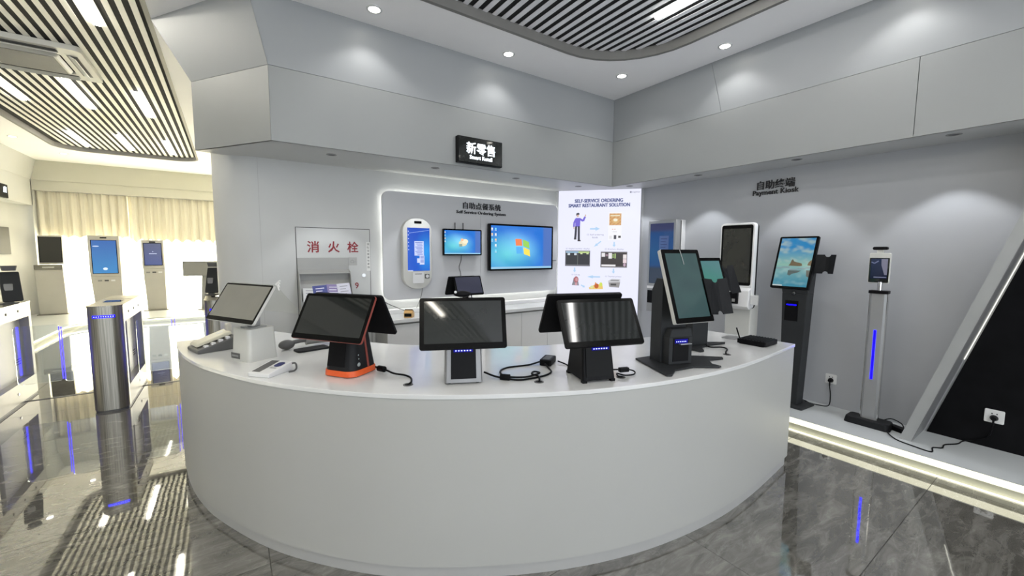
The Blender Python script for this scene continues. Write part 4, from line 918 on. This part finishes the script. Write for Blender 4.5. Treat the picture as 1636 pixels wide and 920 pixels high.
# ---- terminal A: white two sided terminal under clear film
yaw = R(-61.2); b0 = (0.103, 2.886, CT)
t = thing('pos_terminal', 'white two sided terminal with grey filmed screen at the left counter end', 'cash register', b0, yaw)
obj('body', G().taper(rrect(0.180, 0.176, 0.022, 6), 0.0, rrect(0.160, 0.160, 0.022, 6), 0.19), 'white_pl', t, smooth=True)
obj('port_plate', G().box(-0.085, -0.002, -0.0895, -0.086, 0.012, 0.045), 'dgrey_pl', t)
for i in range(5): obj('port', G().box(-0.074+i*0.013, -0.066+i*0.013, -0.091, -0.0895, 0.024, 0.034), 'silver', t)
obj('hinge_plate', G().prism(rrect(0.11, 0.10, 0.01), 0.19, 0.196), 'silver', t)
obj('hinge_post', G().box(-0.022, 0.022, -0.03, 0.03, 0.196, 0.30), 'silver', t, bev=0.006)
c = loc_in(b0, yaw, (0.0349, 2.869, 1.2445))
display(t, 0.457, 0.2477, 0.018, c, R(33), 'white_pl', 'glass_grey', bz=(0.014, 0.014, 0.026, 0.012))
obj('hanging_film', G().loft([(-0.215, 0.004, 0.452), (0.215, 0.004, 0.452), (0.215, 0.006, 0.452), (-0.215, 0.006, 0.452)], [(-0.205, 0.16, 0.26), (0.225, 0.16, 0.26), (0.225, 0.162, 0.26), (-0.205, 0.162, 0.26)]), 'film', t, label='clear film sheet hanging behind the screen')
g = G()
for a in (-0.5, -0.2, 0.1, 0.4): g.tube([(0.222, 0.0, 0.455), (0.245+0.02*a, 0.004, 0.462+0.03*a), (0.262, 0.01*a, 0.452+0.06*a)], 0.0035, 5)
obj('film_crumple', g, 'white_gl', t, label='crumpled clear film corner')
# ---- telephone
ph = thing('desk_telephone', 'grey and beige desk telephone lying beside the white terminal', 'telephone', (-0.115, 3.30, CT), R(-72))
obj('base', G().prism([(-0.11, 0), (0.11, 0), (0.11, 0.085), (-0.11, 0.022)], -0.105, 0.105, SIDE), 'dgrey_pl', ph, bev=0.006)
obj('top_cover', G().loft([(-0.098, -0.10, 0.032), (0.045, -0.10, 0.032), (0.045, 0.10, 0.090), (-0.098, 0.10, 0.090)], [(-0.090, -0.092, 0.050), (0.035, -0.092, 0.050), (0.035, 0.094, 0.112), (-0.090, 0.094, 0.112)]), pm('phone_beige', (0.56, 0.54, 0.43), 0.3, var=0.03), ph, bev=0.006, label='beige top cover')
obj('glossy_spot', G().cyl(0.02, 0, 0.001, 16, T(-0.03, 0.05, 0.0985) @ RX(math.atan2(0.062, 0.186))), 'white_gl', ph)
for k in range(4): obj('key', G().box(0.062, 0.094, -0.07+k*0.04, -0.048+k*0.04, 0.03+k*0.013, 0.046+k*0.0135), 'white_gl', ph, bev=0.002)
obj('earpiece', G().box(-0.05, 0.0, 0.085, 0.115, 0.10, 0.155), 'kiosk_grey', ph, bev=0.008)
# ---- white card pad
cp = thing('card_pad', 'white wedge shaped card pad with dark slot in front of the white terminal', 'card reader', (0.150, 2.475, CT), R(-48))
W_ = [(-0.075, 0), (0.085, 0), (0.085, 0.050), (-0.075, 0.022)]
obj('body', G().prism(W_, -0.066, 0.066, SIDE), 'white_gl', cp, bev=0.004)
sl = math.atan2(0.028, 0.16); top = T(0, -0.075, 0.0225) @ RX(sl)
obj('dark_panel', G().box(-0.052, -0.004, 0.014, 0.150, 0.0, 0.0012, top), 'dgrey_pl', cp)
obj('blue_mark', G().prism(rrect(0.042, 0.055, 0.018, 6, 0.032, 0.110), 0.0, 0.0012, top), pm('navy_print', (0.02, 0.025, 0.14), 0.4), cp, label='dark blue oval mark')
obj('logo_line', G().box(0.012, 0.05, 0.062, 0.072, 0.0, 0.001, top), 'silver', cp)
tag(obj('usb_lead', G().tube([(0.235, 2.50, 0.925), (0.27, 2.49, 0.935), (0.275, 2.465, 0.915), (0.262, 2.445, 0.905), (0.235, 2.435, 0.904)], 0.005), 'dgrey_pl', smooth=True), 'short dark lead curling behind the white card pad', 'cable')
# ---- barcode lump behind orange terminal
hs = thing('hand_scanner', 'grey hand scanner lying behind the orange trimmed terminal', 'scanner', (0.37, 3.03, CT), R(5))
obj('head', G().sphere(0.045, T(-0.085, 0.0, 0.032) @ Matrix.Diagonal((1.1, 0.8, 0.7, 1)), n=14, k=9), 'dgrey_pl', hs, smooth=True)
obj('neck', G().tube([(-0.06, 0, 0.04), (0.0, 0.01, 0.045), (0.05, 0.01, 0.045)], 0.014, 8), 'dgrey_pl', hs, smooth=True)
obj('handle', G().tube([(0.03, 0.01, 0.042), (0.10, 0.012, 0.044), (0.19, 0.02, 0.04)], 0.030, 10), 'grey_pl', hs, smooth=True)
tag(obj('card_tray', G().prism(rrect(0.20, 0.10, 0.02), 0, 0.012), 'satin_black', loc=(0.42, 2.93, CT), rot=(0, 0, R(12)), bev=0.003), 'flat black tray lying beside the grey hand scanner', 'tray')
# ---- terminal B: black with orange base
yaw = R(-54); b0 = (0.508, 2.265, CT)
t = thing('pos_terminal', 'black two sided terminal with an orange base strip', 'cash register', b0, yaw)
fp = lambda w_, d_, r_: rrect(w_, d_, (r_*0.6, r_*0.6, r_, r_), 7)
obj('base_strip', G().taper(fp(0.205, 0.200, 0.05), 0.005, fp(0.200, 0.196, 0.05), 0.034), 'orange', t, smooth=True, label='orange base strip')
for x in (-0.07, 0.07): obj('foot', G().cyl(0.014, 0, 0.006, 12), 'black', t, loc=(x, -0.055, 0))
obj('body', G().taper(fp(0.192, 0.190, 0.05), 0.034, fp(0.150, 0.110, 0.04), 0.30), 'satin_black', t, smooth=True)
obj('printer_door', G().loft([(-0.066, -0.0935, 0.055), (0.045, -0.0935, 0.055), (0.045, -0.09, 0.055), (-0.066, -0.09, 0.055)], [(-0.062, -0.073, 0.185), (0.045, -0.073, 0.185), (0.045, -0.069, 0.185), (-0.062, -0.069, 0.185)]), 'black', t)
obj('paper_cutter', G().box(-0.055, 0.035, -0.078, -0.066, 0.190, 0.198), 'grey_pl', t)
obj('side_stripe', G().loft([(0.0945, 0.02, 0.034), (0.0945, 0.034, 0.034), (0.098, 0.034, 0.034), (0.098, 0.02, 0.034)], [(0.071, 0.006, 0.30), (0.071, 0.018, 0.30), (0.077, 0.018, 0.30), (0.077, 0.006, 0.30)]), 'redtrim', t, label='dull red side stripe')
obj('power_button', G().cyl(0.011, 0, 0.003, 14, T(0.0935, -0.045, 0.062) @ RY(R(85))), 'chrome', t, smooth=True)
for k in range(2): obj('port_dot', G().cyl(0.004, 0, 0.003, 10, T(0.0915-0.002*k, -0.043, 0.092+0.02*k) @ RY(R(85))), 'chrome', t)
c = loc_in(b0, yaw, (0.4245, 2.2445, 1.2088))
display(t, 0.445, 0.2533, 0.016, c, R(29.3), 'redtrim', bz=(0.018, 0.018, 0.028, 0.016))
display(t, 0.445, 0.2533, 0.016, (c[0]+0.012, -c[1]+0.005, c[2]+0.002), R(29.3), 'black', flip=True)
tag(obj('power_cable', G().tube([(0.625, 2.205, 0.925), (0.66, 2.14, 0.918), (0.68, 2.07, 0.914), (0.72, 2.03, 0.909), (0.735, 1.98, 0.906), (0.715, 1.915, 0.905), (0.69, 1.895, 0.90)], 0.005), 'black', smooth=True), 'black cable from the orange trimmed terminal to a counter hole', 'cable')
tag(obj('cable_ferrite', G().cyl(0.016, -0.022, 0.022, 12, RX(PI/2)), 'black', loc=(0.645, 2.165, 0.921), rot=(0, 0, R(25)), smooth=True), 'black cable bead behind the orange base strip', 'cable bead')
grommet(0.69, 1.893, 'dark cable hole in the counter between the orange and silver terminals')
# ---- terminal C: black screen on silver base
yaw = R(-24.6); b0 = (0.957, 1.832, CT)
t = thing('pos_terminal', 'wide black terminal on a silver base at the middle of the counter', 'cash register', b0, yaw)
obj('body', G().taper(rrect(0.186, 0.178, (0.02, 0.02, 0.012, 0.012), 5), 0.008, rrect(0.176, 0.13, 0.012, 5), 0.24), pm('dark_silver_shell', (0.27, 0.27, 0.275), 0.35, 0.5, var=0.04), t, smooth=True)
obj('printer_front', G().loft([(-0.062, -0.0925, 0.028), (0.062, -0.0925, 0.028), (0.062, -0.085, 0.028), (-0.062, -0.085, 0.028)], [(-0.060, -0.0735, 0.20), (0.060, -0.0735, 0.20), (0.060, -0.066, 0.20), (-0.060, -0.066, 0.20)]), 'black', t)
for x, y in ((-0.07, -0.065), (0.07, -0.065), (-0.07, 0.065), (0.07, 0.065)): obj('foot', G().cyl(0.010, 0, 0.009, 10), 'black', t, loc=(x, y, 0))
obj('light_window', G().box(-0.048, 0.046, -0.0795, -0.0765, 0.158, 0.178), em('blue_window', (0.004, 0.002, 0.5), 0.35, (0.003, 0.003, 0.02)), t, label='blue lit indicator window')
for k in range(6): obj('indicator', G().box(-0.040+k*0.014, -0.033+k*0.014, -0.0805, -0.0795, 0.163, 0.168), 'blue_led', t)
c = loc_in(b0, yaw, (0.925, 1.76, 1.2022))
display(t, 0.42, 0.254, 0.02, c, R(18.9), 'black', bz=(0.022, 0.022, 0.030, 0.018))
obj('screen_arm', G().box(-0.05, 0.05, -0.04, 0.04, 0.22, 0.34), 'black', t, bev=0.01)
wc_ = obj('webcam', G().sphere(0.03, T(-0.0, -0.012, 0.437) @ Matrix.Diagonal((1.5, 0.7, 0.55, 1))), 'black', t, smooth=True)
obj('webcam_lens', G().sphere(0.007, T(-0.035, -0.03, 0.448)), 'white_gl', wc_, smooth=True)
# cables and adapter between C and D
ad = thing('power_adapter', 'black power adapter brick lying on the counter behind the tangled cable', 'adapter', (1.505, 1.815, CT), R(35))
obj('brick', G().prism(rrect(0.125, 0.068, 0.010), 0, 0.036), 'black', ad, bev=0.005)
obj('rating_label', G().box(-0.045, 0.045, -0.02, 0.02, 0.036, 0.0366), 'dgrey_pl', ad)
zc = CT+0.005
tag(obj('power_cable', G().tube([(1.065, 1.80, 0.925), (1.09, 1.74, 0.915), (1.12, 1.70, 0.910), (1.17, 1.645, 0.906), (1.25, 1.63, zc), (1.33, 1.63, zc), (1.40, 1.66, zc), (1.435, 1.72, zc), (1.45, 1.775, 0.915)], 0.005), 'black', smooth=True), 'black cable from the silver based terminal to the adapter brick', 'cable')
tag(obj('power_cable', G().tube([(1.46, 1.83, 0.915), (1.38, 1.84, zc), (1.25, 1.86, zc), (1.17, 1.81, zc), (1.16, 1.72, zc), (1.22, 1.655, zc+0.004), (1.29, 1.65, zc+0.008), (1.325, 1.665, zc+0.008), (1.315, 1.70, zc+0.006), (1.285, 1.68, zc+0.004), (1.29, 1.635, zc+0.004), (1.27, 1.595, zc), (1.25, 1.575, CT+0.001)], 0.005), 'black', smooth=True), 'black looped cable with a knot, in front of the adapter brick', 'cable')
tag(obj('cable_ferrite', G().cyl(0.016, -0.024, 0.024, 12, RX(PI/2)), 'black', loc=(1.125, 1.693, CT+0.016), rot=(0, 0, R(40)), smooth=True), 'black cable bead right of the silver based terminal', 'cable bead')
tag(obj('power_cable', G().tube([(1.56, 1.79, 0.912), (1.57, 1.73, zc), (1.55, 1.68, zc), (1.53, 1.62, zc)], 0.004), 'black', smooth=True), 'thin black cable from the adapter brick behind the right terminal', 'cable')
grommet(1.25, 1.575, 'dark cable hole in the counter left of the all black terminal')
# ---- terminal D: all black two sided
yaw = R(-18.2); b0 = (1.530, 1.500, CT)
t = thing('pos_terminal', 'all black two sided terminal between the adapter brick and the portrait kiosk', 'cash register', b0, yaw)
obj('body', G().taper(rrect(0.178, 0.205, (0.012, 0.012, 0.012, 0.012), 4), 0.012, rrect(0.155, 0.12, 0.012, 4), 0.26), 'black', t, bev=0.002)
obj('printer_front', G().loft([(-0.072, -0.104, 0.03), (0.072, -0.104, 0.03), (0.072, -0.098, 0.03), (-0.072, -0.098, 0.03)], [(-0.066, -0.072, 0.22), (0.066, -0.072, 0.22), (0.066, -0.066, 0.22), (-0.066, -0.066, 0.22)]), 'bezel', t)
for x, y in ((-0.078, -0.09), (0.078, -0.09), (-0.078, 0.09), (0.078, 0.09)): obj('foot', G().box(-0.012, 0.012, -0.012, 0.012, 0, 0.013), 'black', t, loc=(x, y, 0))
obj('light_window', G().box(-0.035, 0.060, -0.0845, -0.080, 0.160, 0.180), em('blue_window_dark', (0.004, 0.002, 0.5), 0.35, (0.003, 0.003, 0.02)), t, label='blue lit indicator window')
for k in range(6): obj('indicator', G().box(-0.028+k*0.014, -0.021+k*0.014, -0.0855, -0.0845, 0.165, 0.170), 'blue_led', t)
c = loc_in(b0, yaw, (1.5215, 1.4235, 1.202))
display(t, 0.43, 0.2514, 0.018, c, R(30.6), 'black', bz=(0.020, 0.020, 0.028, 0.018))
display(t, 0.43, 0.2514, 0.018, (c[0]-0.03, -c[1]+0.035, c[2]+0.026), R(30.6), 'black', flip=True)
tag(obj('coiled_cable', G().tube([(1.63, 1.46, 0.93), (1.68, 1.43, 0.93), (1.73, 1.42, 0.925), (1.76, 1.40, 0.915), (1.74, 1.385, 0.906), (1.69, 1.40, 0.905), (1.66, 1.43, 0.912), (1.645, 1.41, 0.906), (1.66, 1.395, 0.903)], 0.004), 'black', smooth=True), 'short curled black cable at the right foot of the all black terminal', 'cable')
tag(obj('cable_ferrite', G().box(-0.028, 0.028, -0.012, 0.012, -0.012, 0.012), 'black', loc=(1.705, 1.425, CT+0.027), rot=(0, 0, R(-18)), bev=0.004), 'black cable bead beside the all black terminal', 'cable bead')
grommet(1.655, 1.40, 'dark cable hole in the counter right of the all black terminal')
# ---- portrait kiosks E and F
def portrait(label, b0, byaw, base_pts, w_, h_, c_world, syaw, tilt, colh, silver, pic, slot):
    t = thing('countertop_kiosk', label, 'kiosk', b0, byaw)
    bp_ = [loc_in(b0, byaw, (x, y, CT))[:2] for x, y in base_pts]
    obj('base_plate', G().prism(bp_, 0.002, 0.012), 'charcoal', t, bev=0.002)
    obj('column', G().prism([(-0.005, 0.012), (0.095, 0.012), (0.095, colh-0.07), (0.055, colh), (-0.005, colh)], -0.085, 0.085, SIDE), 'charcoal', t, bev=0.003)
    obj('printer_module', G().loft([(-0.070, -0.062, 0.012), (0.085, -0.062, 0.012), (0.085, -0.004, 0.012), (-0.070, -0.004, 0.012)], [(-0.070, -0.062, 0.17), (0.085, -0.062, 0.17), (0.085, -0.004, 0.17), (-0.070, -0.004, 0.17)]).loft(
        [(-0.070, -0.062, 0.17), (0.085, -0.062, 0.17), (0.085, -0.004, 0.17), (-0.070, -0.004, 0.17)], [(-0.045, -0.05, 0.215), (0.085, -0.05, 0.215), (0.085, -0.004, 0.215), (-0.045, -0.004, 0.215)]), 'charcoal', t, bev=0.003)
    if slot:
        obj('printer_door', G().box(-0.045, 0.06, -0.065, -0.062, 0.03, 0.165), 'black', t)
        obj('light_window', G().box(-0.035, 0.05, -0.067, -0.065, 0.135, 0.158), em('blue_window_kiosk', (0.004, 0.002, 0.5), 0.35, (0.003, 0.003, 0.02)), t, label='blue lit indicator window')
        for k in range(6): obj('indicator', G().box(-0.028+k*0.012, -0.022+k*0.012, -0.068, -0.067, 0.142, 0.147), 'blue_led', t)
        obj('paper_tongue', G().box(-0.01, 0.065, -0.085, -0.063, 0.130, 0.134), 'silver', t)
    c = loc_in(b0, byaw, c_world)
    d = obj('display', G().prism(rrect(w_, h_, 0.008), -0.028, -0.002, FRONT), 'white_pl' if silver else 'black', t, bev=0.003, loc=c, rot=(-tilt, 0, syaw-byaw))
    obj('front_glass', G().prism(rrect(w_-0.002, h_-0.002, 0.008), -0.002, 0.0, FRONT), 'bezel', d)
    obj('mount', G().box(-0.06, 0.06, 0.028, 0.07, -0.06, 0.06), 'charcoal', d)
    pr('screen_picture', pic, 'screen_dim', d)
    return t, d
def teal(w_, h_, bright, seed):
    p = P(0.0004)
    def f(u, v):
        n_ = mnoise.noise(Vector((u*3+seed, v*5, 1.0))); c = lerp((0.045, 0.10, 0.105), (0.06, 0.135, 0.13), 0.5+n_*0.6)
        return c if not bright else lerp((0.05, 0.36, 0.24), (0.13, 0.32, 0.33), max(0, min(1, v*1.3-0.3+u*0.2)))
    p.grid(-w_/2+0.024, w_/2-0.024, -h_/2+0.03, h_/2-0.024, 12, 20, f); return p
tE, dE = portrait('dark grey countertop kiosk with silver edged portrait screen nearest the camera', (2.115, 1.415, CT), R(-18), [(2.00, 1.585), (1.935, 1.44), (1.858, 1.27), (1.885, 1.255), (1.985, 1.302), (2.13, 1.285), (2.245, 1.20), (2.27, 1.205), (2.275, 1.26), (2.34, 1.32), (2.45, 1.29), (2.475, 1.31), (2.33, 1.45), (2.22, 1.56)],
     0.28, 0.424, (2.107, 1.33, 1.367), R(-11.5), R(19.4), 0.50, True, teal(0.28, 0.424, False, 0), True)
obj('hanging_wire', G().tube([(-0.005, -0.004, 0.21), (0.0, -0.006, 0.15), (0.002, -0.005, 0.12)], 0.0022, 5), 'silver', dE)
bracket(dE, 0.12, 0.315, -0.175, 0.035, -0.01, 0.025, slant=0.012)
tF, dF = portrait('dark countertop kiosk with green lit screen half hidden behind the silver edged one', (2.66, 1.63, CT), R(-8), [(2.55, 1.78), (2.50, 1.60), (2.50, 1.47), (2.54, 1.465), (2.62, 1.53), (2.72, 1.54), (2.88, 1.51), (2.91, 1.525), (2.80, 1.60), (2.82, 1.70), (2.90, 1.70), (2.80, 1.80)],
     0.26, 0.336, (2.735, 1.53, 1.355), R(-4.5), R(17.8), 0.46, False, teal(0.26, 0.336, True, 4), False)
bracket(dF, 0.115, 0.275, -0.09, 0.115, 0.0, 0.03, slant=-0.02)
tag(obj('power_cable', G().tube([(2.70, 1.55, 0.91), (2.68, 1.50, 0.908), (2.75, 1.46, 0.906), (2.72, 1.41, 0.907), (2.63, 1.37, 0.909), (2.595, 1.35, 0.90)], 0.005), 'black', smooth=True), 'black cable from the green lit kiosk to a counter hole', 'cable')
grommet(2.60, 1.347, 'dark cable hole in the counter beside the flat black router')
# ---- router and plate
ro = thing('router_box', 'flat black network box with one antenna at the right counter end', 'router', (3.10, 1.395, CT), R(2))
obj('case', G().prism(rrect(0.20, 0.19, 0.008), 0.004, 0.036), 'black', ro, bev=0.003)
g = G()
for k in range(9): g.box(-0.09, 0.09, -0.08+k*0.0195, -0.073+k*0.0195, 0.036, 0.040)
gg = obj('cooling_fins', g, 'satin_black', ro); gg['kind'] = 'stuff'
for x in (-0.085, 0.085): obj('foot', G().box(-0.01, 0.01, -0.08, 0.08, 0, 0.005), 'black', ro, loc=(x, 0, 0))
obj('antenna', G().cyl(0.005, 0, 0.10, 8, T(-0.04, 0.10, 0.02) @ RX(R(-5)) @ RY(R(-28))), 'black', ro, smooth=True)
tag(obj('metal_plate', G().prism(rrect(0.13, 0.10, 0.01), 0, 0.007), 'silver', loc=(3.145, 1.60, CT), rot=(0, 0, R(5)), bev=0.002), 'small flat grey metal plate on the counter behind the router', 'plate')

# ================================================================== LEFT ROOM
def turnstile(label, x0, x1, y0, y1, h_, lights=True):
    cx, cy = (x0+x1)/2, (y0+y1)/2; hx, hy = (x1-x0)/2, (y1-y0)/2
    t = thing('turnstile', label, 'turnstile', (cx, cy, 0), 0, 'steel turnstiles with glass wings')
    rnd = lambda q: rrect(2*(hx-q), 2*(hy-q), (0.01, 0.01, 0.09, 0.09), 7)
    obj('plinth', G().prism(rnd(0.006), 0.0, 0.022), 'dgrey_pl', t)
    obj('base_box', G().prism(rnd(0.0), 0.022, 0.215), 'steel_side', t, smooth=True)
    obj('top_box', G().prism(rnd(0.0), 0.845, h_-0.012), 'steel_side', t, smooth=True)
    obj('lid', G().prism(rnd(-0.004), h_-0.012, h_), 'steel', t, smooth=True)
    fc = rrect(2*hx, 0.13, (0.005, 0.005, 0.09, 0.09), 8, 0, -hy+0.065)
    obj('front_column', G().prism([(x*1.004, y-0.0015) for x, y in fc], 0.020, h_-0.010), 'steel', t, smooth=True)
    obj('rear_column', G().box(-hx, hx, hy-0.07, hy, 0.215, 0.845), 'steel_side', t, bev=0.004)
    obj('core_panel', G().box(-hx+0.07, hx-0.07, -hy+0.13, hy-0.07, 0.215, 0.845), 'white_pl', t)
    for s in (-1, 1):
        obj('pocket_light', G().box(s*(hx-0.067)-0.004, s*(hx-0.067)+0.004, -hy+0.32, -hy+0.34, 0.235, 0.825), 'blue_soft', t, label='vertical blue light in the side pocket')
        obj('hinge_post', G().cyl(0.022, 0.215, 0.845, 12), 'grey_pl', t, loc=(s*(hx-0.03), -hy+0.25, 0), smooth=True)
        for k in range(3): obj('louver', G().box(s*(hx-0.069)-0.002, s*(hx-0.069)+0.002, hy-0.24, hy-0.13, 0.36+k*0.025, 0.368+k*0.025), 'black', t)
        for k in range(3): obj('sensor', G().cyl(0.012, 0, 0.004, 10, T(s*hx, -hy+0.32+k*0.27, 0.925) @ RY(s*PI/2)), 'black', t)
        obj('lock', G().cyl(0.014, 0, 0.005, 10, T(s*hx, 0.1, 0.12) @ RY(s*PI/2)), 'chrome', t)
    obj('reader_window', G().prism(rrect(0.14, 0.20, 0.03, cy=-0.1), h_, h_+0.002), 'glass_black', t)
    obj('top_seam', G().box(-hx+0.01, hx-0.01, 0.14, 0.146, h_, h_+0.001), 'dgrey_pl', t)
    if lights:
        nn = 9; g = G(); g2 = G()
        a = [(hx-0.0)*(-0.62+1.24*k/12) for k in range(13)]
        yy = lambda x: -hy-0.0022-0.0+0.0-(0 if abs(x) < hx-0.09 else -(0.09-math.sqrt(max(0, 0.09**2-(abs(x)-hx+0.09)**2))))
        g.loft([(x, yy(x)-0.001, 0.908) for x in a]+[(x, yy(x)+0.002, 0.908) for x in a[::-1]], [(x, yy(x)-0.001, 0.932) for x in a]+[(x, yy(x)+0.002, 0.932) for x in a[::-1]])
        obj('status_window', g, 'blue', t, label='glowing blue status window')
        for k in range(nn):
            x = hx*(-0.52+1.04*k/(nn-1)); obj('status_dot', G().box(x-0.004, x+0.004, yy(x)-0.003, yy(x)-0.001, 0.916, 0.924), 'blue_led', t)
    return t
turnstile('steel turnstile with a row of blue lights standing left of the white counter', -1.12, -0.87, 5.30, 6.40, 1.02)
turnstile('steel turnstile cut by the left picture edge, with blue lit side pocket', -2.02, -1.77, 5.30, 6.48, 1.0)
turnstile('steel turnstile mostly hidden behind the rounded white wall end', -0.24, 0.01, 5.30, 6.40, 1.02)
def wing(x0, x1, y, edge, label):
    t = thing('glass_wing', label, 'glass gate', ((x0+x1)/2, y, 0.5)); hw = abs(x1-x0)/2
    obj('pane', G().prism(rrect(2*hw, 0.58, 0.03), -0.005, 0.005, FRONT), 'glass', t)
    obj('lit_edge', G().box(edge*hw-0.0025, edge*hw+0.0025, -0.006, 0.006, -0.27, 0.27), 'blue_edge', t, label='glowing blue glass edge')
wing(-1.765, -1.455, 5.98, 1, 'clear glass turnstile wing reaching right from the left turnstile')
wing(-1.425, -1.125, 5.92, -1, 'clear glass turnstile wing reaching left from the middle turnstile')
wing(-0.865, -0.565, 5.92, 1, 'clear glass turnstile wing reaching right from the middle turnstile')
wing(-0.545, -0.245, 5.98, -1, 'clear glass turnstile wing reaching left from the hidden turnstile')
def face_pod(label, loc, yaw):
    t = thing('face_scanner', label, 'scanner', loc, yaw)
    obj('foot', G().cyl(0.07, 0, 0.012, 18), 'dgrey_pl', t, smooth=True)
    obj('stem', G().box(-0.03, 0.03, -0.02, 0.02, 0.012, 0.20), 'grey_pl', t, bev=0.006)
    obj('panel', G().prism(rrect(0.135, 0.30, 0.012, cy=0.15), -0.018, 0.012, FRONT), 'charcoal', t, bev=0.004, loc=(0.02, -0.035, 0.025), rot=(R(-14), 0, 0))
    obj('head', G().taper(rrect(0.09, 0.06, 0.02), 0.36, rrect(0.11, 0.07, 0.02), 0.41), 'dgrey_pl', t, bev=0.004, loc=(0.02, 0.02, -0.03))
face_pod('dark tilted face scanner on the turnstile at the left picture edge', (-1.83, 6.20, 1.0), R(28))
face_pod('dark face scanner on the hidden turnstile beside the rounded white wall end', (-0.19, 6.0, 1.02), R(-30))

def floor_kiosk(label, x0, x1, ybase, ztop, zs0, zs1, split, kind, yaw=0.0):
    w_ = x1-x0; z0 = 0.10
    t = thing('floor_kiosk', label, 'kiosk', ((x0+x1)/2, ybase, z0), yaw)
    H = ztop-z0; sp = split-z0
    obj('base_plate', G().prism(rrect(w_*1.12, 0.42, 0.02), 0, 0.018), 'kiosk_dark', t)
    if kind == 'split':
        obj('body', G().loft([(-w_*0.47, -0.16, 0.018), (w_*0.52, -0.16, 0.018), (w_*0.52, 0.16, 0.018), (-w_*0.47, 0.16, 0.018)], [(-w_/2, -0.20, sp-0.10), (w_/2, -0.20, sp-0.10), (w_/2, 0.13, sp-0.10), (-w_/2, 0.13, sp-0.10)]), 'kiosk_grey', t, bev=0.006)
        obj('dark_band', G().box(-w_/2, w_/2, -0.22, 0.13, sp-0.098, sp), 'kiosk_dark', t, bev=0.006)
        obj('card_slot', G().box(-0.09, 0.09, -0.226, -0.22, sp-0.06, sp-0.04), 'white_pl', t)
        hd = obj('head', G().box(-w_*0.44, w_*0.44, -0.06, 0.06, sp+0.01, H), 'kiosk_grey', t, bev=0.012, rot=(R(-3), 0, 0))
    else:
        obj('body', G().loft([(-w_*0.40, -0.10, 0.018), (w_*0.47, -0.10, 0.018), (w_*0.47, 0.12, 0.018), (-w_*0.40, 0.12, 0.018)], [(-w_*0.49, -0.10, sp), (w_*0.49, -0.10, sp), (w_*0.49, 0.10, sp), (-w_*0.49, 0.10, sp)]), 'kiosk_grey', t, bev=0.008)
        hd = obj('head', G().box(-w_/2, w_/2, -0.12, 0.06, sp, H), 'kiosk_grey', t, bev=0.016)
    yf = -0.062 if kind == 'split' else -0.122
    obj('camera_window', G().box(-0.055, 0.055, yf-0.002, yf+0.002, H-0.065, H-0.035), 'black', hd)
    W2 = w_*0.41; p = P(-yf+0.002)
    obj('screen_bezel', G().box(-W2, W2, yf-0.002, yf+0.002, zs0-z0-0.012, zs1-z0+0.012), 'bezel', hd)
    W2 -= 0.012
    if 'bright blue screen' in label and 'dim' not in label:
        p.grid(-W2, W2, zs0-z0, zs1-z0, 8, 14, lambda u, v: lerp((0.05, 0.24, 0.52), (0.04, 0.13, 0.40), v)); p.ell(-0.0, zs0-z0+0.10, 0.04, 0.03, (0.75, 0.85, 0.9)); p.ell(-W2*0.65, zs1-z0-0.13, 0.055, 0.012, (0.6, 0.7, 0.85))
    elif 'dim blue' in label:
        p.grid(-W2, W2, zs0-z0, zs1-z0, 8, 14, lambda u, v: lerp((0.05, 0.07, 0.22), (0.07, 0.08, 0.16), v)); p.rect(-0.07, 0.07, zs0-z0+0.26, zs0-z0+0.275, (0.5, 0.55, 0.75)); p.rect(-0.01, 0.01, zs0-z0+0.31, zs0-z0+0.325, (0.4, 0.45, 0.7))
    else:
        p.grid(-W2, W2, zs0-z0, zs1-z0, 6, 10, lambda u, v: (0.03, 0.03, 0.025))
    pr('screen', p, 'screen_on' if 'dark' not in label else 'print', hd)
    if kind != 'split':
        for x, m_ in ((-0.11, 'grey_pl'), (0.0, 'dgrey_pl'), (0.11, 'white_gl')): obj('reader', G().box(x-0.035, x+0.035, yf+0.018, yf+0.024, sp-0.11, sp-0.075), m_, t)
    return t
floor_kiosk('pale floor kiosk with a dark screen head, leftmost before the curtains', -3.47, -3.04, 13.30, 1.845, 1.26, 1.80, 1.20, 'split')
floor_kiosk('pale floor kiosk with a bright blue screen before the curtains', -2.62, -2.09, 13.20, 1.858, 1.00, 1.745, 0.92, 'one')
floor_kiosk('pale floor kiosk with a dim blue screen right of the bright blue one', -1.69, -1.285, 13.00, 1.772, 1.18, 1.69, 1.10, 'one')
t = thing('floor_kiosk', 'pale post with a wide empty grey panel before the bright window', 'kiosk', (-0.50, 12.5, 0.10))
obj('base_plate', G().prism(rrect(0.36, 0.30, 0.02), 0, 0.02), 'kiosk_dark', t)
obj('post', G().loft([(-0.11, -0.06, 0.02), (0.09, -0.06, 0.02), (0.09, 0.06, 0.02), (-0.11, 0.06, 0.02)], [(-0.06, -0.05, 0.85), (0.07, -0.05, 0.85), (0.07, 0.05, 0.85), (-0.06, 0.05, 0.85)]), 'grey_pl', t)
obj('panel', G().box(-0.42, 0.32, -0.10, -0.04, 0.82, 1.175), 'grey_pl', t, bev=0.01)
tag(obj('wall_screen', G().prism(rrect(0.62, 0.55, 0.01), -0.03, 0.02, FRONT), 'dgrey_pl', loc=(-3.72, 12.55, 1.71), rot=(0, 0, PI/2), bev=0.004), 'grey wall screen cut by the left picture edge', 'monitor')
ls = thing('hanging_sign', 'black lightbox sign with glowing white lettering, cut by the left picture edge', 'sign', (-3.5, 11.84, 2.64), PI/2)
obj('box', G().box(-0.26, 0.26, -0.055, 0.0, -0.128, 0.128), 'black', ls, bev=0.004)
g = G(); g.add(*[(lambda L: (L.v, L.f))(letters('店', 0.06, 0.20, -0.03, 0.085, 0.004, 0.012))][0]); obj('lettering', g, 'sign_lit', ls, loc=(0, -0.055, 0))
